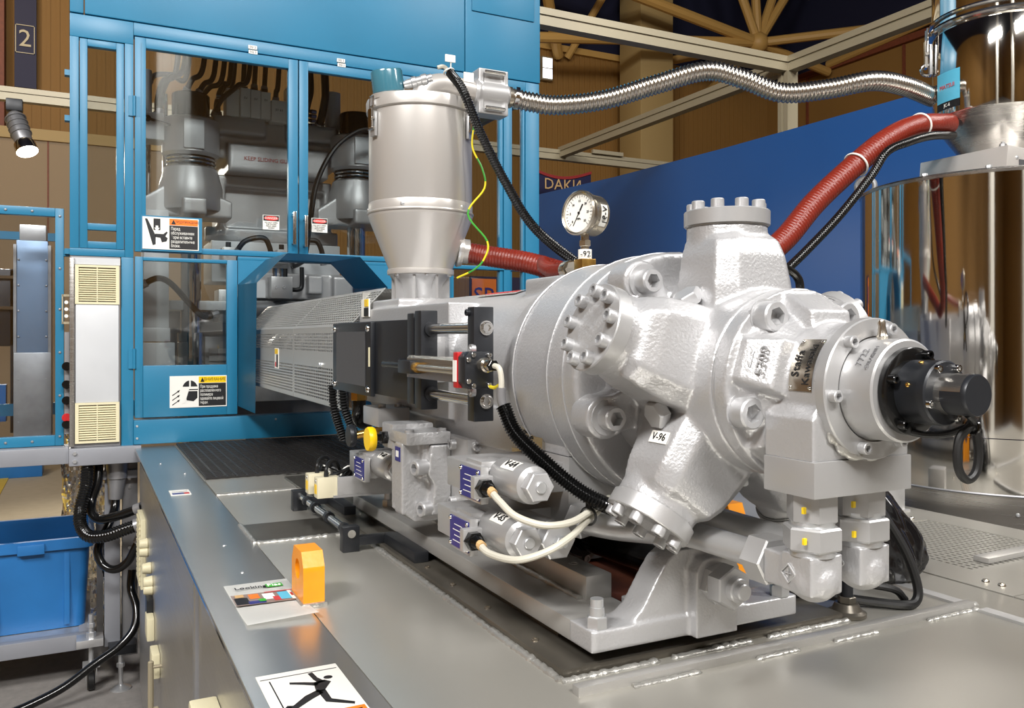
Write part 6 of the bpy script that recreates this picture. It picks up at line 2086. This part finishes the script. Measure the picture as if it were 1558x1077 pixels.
# trolley
tr = thing('trolley', 'low grey metal trolley with castor wheels holding the blue bin', 'trolley', (-.3, 4.75, 0))
MB().box(-.9, .03, 4.36, 4.41, .165, .235).build('side_rail', 'midgrey', tr, bevel=.003)
MB().box(-.9, .03, 5.05, 5.10, .165, .235).build('side_rail', 'midgrey', tr, bevel=.003)
MB().box(-.02, .03, 4.41, 5.05, .165, .235).build('end_rail', 'midgrey', tr, bevel=.003)
MB().box(-.9, -.02, 4.41, 5.05, .215, .232).build('deck', 'galv', tr)
cs = thing('castor_stand', 'small raised castor stand behind the blue bin', 'stand', (.08, 4.92, 0))
for (x_, y_, z_, tr_) in ((.03, 4.30, 0, tr), (.10, 4.95, .34, cs)):
    g = MB().box(x_ - .06, x_ + .05, y_ - .04, y_ + .06, z_ + .20, z_ + .235).build('castor_bracket', 'galv', tr_, bevel=.003)
    MB().cyl((x_, y_, z_ + .12), (x_, y_, z_ + .34), .011, seg=12).build('stem', 'bolt', g)
    MB().hexp((x_, y_, z_ + .235), (x_, y_, z_ + .26), .02).build('nut', 'bolt', g)
    MB().hexp((x_, y_, z_ + .28), (x_, y_, z_ + .30), .016).build('nut', 'bolt', g)
    MB().box(x_ - .035, x_ + .035, y_ - .035, y_ + .035, z_ + .105, z_ + .118).build('castor_plate', 'galv', g)
    b = MB()
    b.prism([(y_ - .03, z_ + .105), (y_ + .03, z_ + .105), (y_ + .0, z_ + .035), (y_ - .025, z_ + .035)], 'x', x_ - .024, x_ - .020)
    b.prism([(y_ - .03, z_ + .105), (y_ + .03, z_ + .105), (y_ + .0, z_ + .035), (y_ - .025, z_ + .035)], 'x', x_ + .020, x_ + .024)
    b.build('castor_fork', 'galv', g)
    MB().cyl((x_ - .016, y_ - .012, z_ + .042), (x_ + .016, y_ - .012, z_ + .042), .042, seg=24, ch=.005).build('castor_wheel', 'rubber', g)
MB().box(.056, .14, 4.88, 4.97, .57, .66).build('upper_bracket', 'greysteel', cs, bevel=.003)
MB().box(.06, .09, 4.9, 4.95, .0, .57).build('upright', 'galv', cs)
# blue bin: tapered, rim, handles, hollow
bn = thing('plastic_bin', 'blue plastic tote bin standing on the grey trolley', 'bin', (-.28, 4.75, .235))
b = MB()
def rr(x0, x1, y0, y1, z, r=.04, n=4):
    out = []
    for (cx_, cy_, a0_) in ((x1 - r, y1 - r, 0), (x0 + r, y1 - r, 90), (x0 + r, y0 + r, 180), (x1 - r, y0 + r, 270)):
        for k in range(n + 1):
            a_ = R(a0_ + 90 * k / n)
            out.append(b.bm.verts.new((cx_ + r * math.cos(a_), cy_ + r * math.sin(a_), z)))
    return out
zb, zt = .235, .655
loops = [rr(-.56, .005, 4.50, 5.00, zb), rr(-.585, .028, 4.475, 5.025, zt), rr(-.578, .021, 4.482, 5.018, zt + .001), rr(-.552, -.003, 4.508, 4.992, zb + .01)]
for P, Q in zip(loops, loops[1:]):
    for i in range(len(P)):
        j = (i + 1) % len(P)
        b.bm.faces.new((P[i], P[j], Q[j], Q[i]))
b.bm.faces.new(loops[0])
b.bm.faces.new(loops[-1])
b.build('tub', 'bin', bn)
b = MB()
lo_ = [rr(-.600, .043, 4.460, 5.040, zt - .045), rr(-.603, .046, 4.457, 5.043, zt + .004), rr(-.578, .021, 4.482, 5.018, zt + .004), rr(-.578, .021, 4.482, 5.018, zt - .02), rr(-.584, .027, 4.476, 5.024, zt - .045)]
for P, Q in zip(lo_, lo_[1:] + lo_[:1]):
    for i in range(len(P)):
        j = (i + 1) % len(P)
        b.bm.faces.new((P[i], P[j], Q[j], Q[i]))
b.build('rim', 'bin', bn)
MB().box(-.27, -.16, 4.445, 4.470, zt - .055, zt - .008).build('handle', 'bin', bn, bevel=.005)
for x_ in (-.5, -.36, -.07):
    MB().prism([(x_ - .012, zb + .02), (x_ + .012, zb + .02), (x_ + .012, zt - .05), (x_ - .012, zt - .05)], 'y', 4.478, 4.50).build('rib', 'bin', bn, bevel=.003)
b = MB()
# crumpled film leaning behind the bin
fm = thing('plastic_film', 'crumpled clear plastic film heaped beside the blue bin', 'film', (.03, 5.3, 0))
b = MB()
nu, nv = 36, 60
vv = [[None] * (nv + 1) for _ in range(nu + 1)]
for i in range(nu + 1):
    for j in range(nv + 1):
        s_, t_ = i / nu, j / nv
        q_ = V(s_ * 5, t_ * 9, 0)
        n1 = noise.noise(q_ * .8) * .07 + abs(noise.noise(q_ * 1.9 + V(4, 4, 0))) * .05 + abs(noise.noise(q_ * 4)) * .02
        wd_ = .26 - .07 * t_
        vv[i][j] = b.bm.verts.new((.0 + (s_ - .45) * wd_ * 1.15 + .02 * noise.noise(q_ + V(7, 0, 0)), 5.35 - n1 * 1.6 + .14 * (1 - t_) * math.sin(math.pi * s_) * -1, 1.06 * t_ + .01))
for i in range(nu):
    for j in range(nv):
        b.bm.faces.new((vv[i][j], vv[i + 1][j], vv[i + 1][j + 1], vv[i][j + 1]))
b.build('sheet', 'film', fm, ang=12)
bx = thing('blue_crate', 'flat blue crate on the floor beyond the support beam', 'crate', (-.9, 11.2, 0))
b = MB()
b.box(-1.9, -.42, 11.0, 11.5, .012, .34)
b.build('body', 'bin', bx, bevel=.01)
MB().box(-1.92, -.40, 10.98, 11.52, .31, .34).build('rim', 'bin', bx, bevel=.005)

# ------------------------------------------------------------------ press feed pieces near the hopper foot
hw = thing('hazard_tag', 'small yellow and black hazard tag by the hopper foot', 'label', (.72, 2.28, 1.66))
MB().box(.700, .704, 2.26, 2.33, 1.655, 1.705).build('plate', 'white', hw)
MB().box(.698, .7005, 2.262, 2.296, 1.683, 1.703).build('print', 'yellow', hw)
MB().box(.698, .7005, 2.262, 2.30, 1.657, 1.680).build('print', 'ink', hw)
sb = thing('red_blue_poster', 'orange and blue poster with large lettering seen beside the hopper', 'poster', (2.2, 6.2, 1.2))
MB().box(2.85, 3.35, 6.4, 6.43, 1.2, 2.1).build('board', 'navy', sb)
MB().box(2.86, 3.08, 6.39, 6.40, 1.75, 2.08).build('panel', 'orangelabel', sb)
text(sb, 'SB', (2.97, 6.385, 1.93), (1, 0, 0), (0, 0, 1), .2, 'labelblue')
text(sb, 'GROUP CO. LTD', (2.97, 6.385, 1.79), (1, 0, 0), (0, 0, 1), .03, 'labelblue')
MB().box(2.84, 2.87, 6.43, 6.46, 0, 1.3).build('leg', 'alu', sb)
MB().box(3.33, 3.36, 6.43, 6.46, 0, 1.3).build('leg', 'alu', sb)
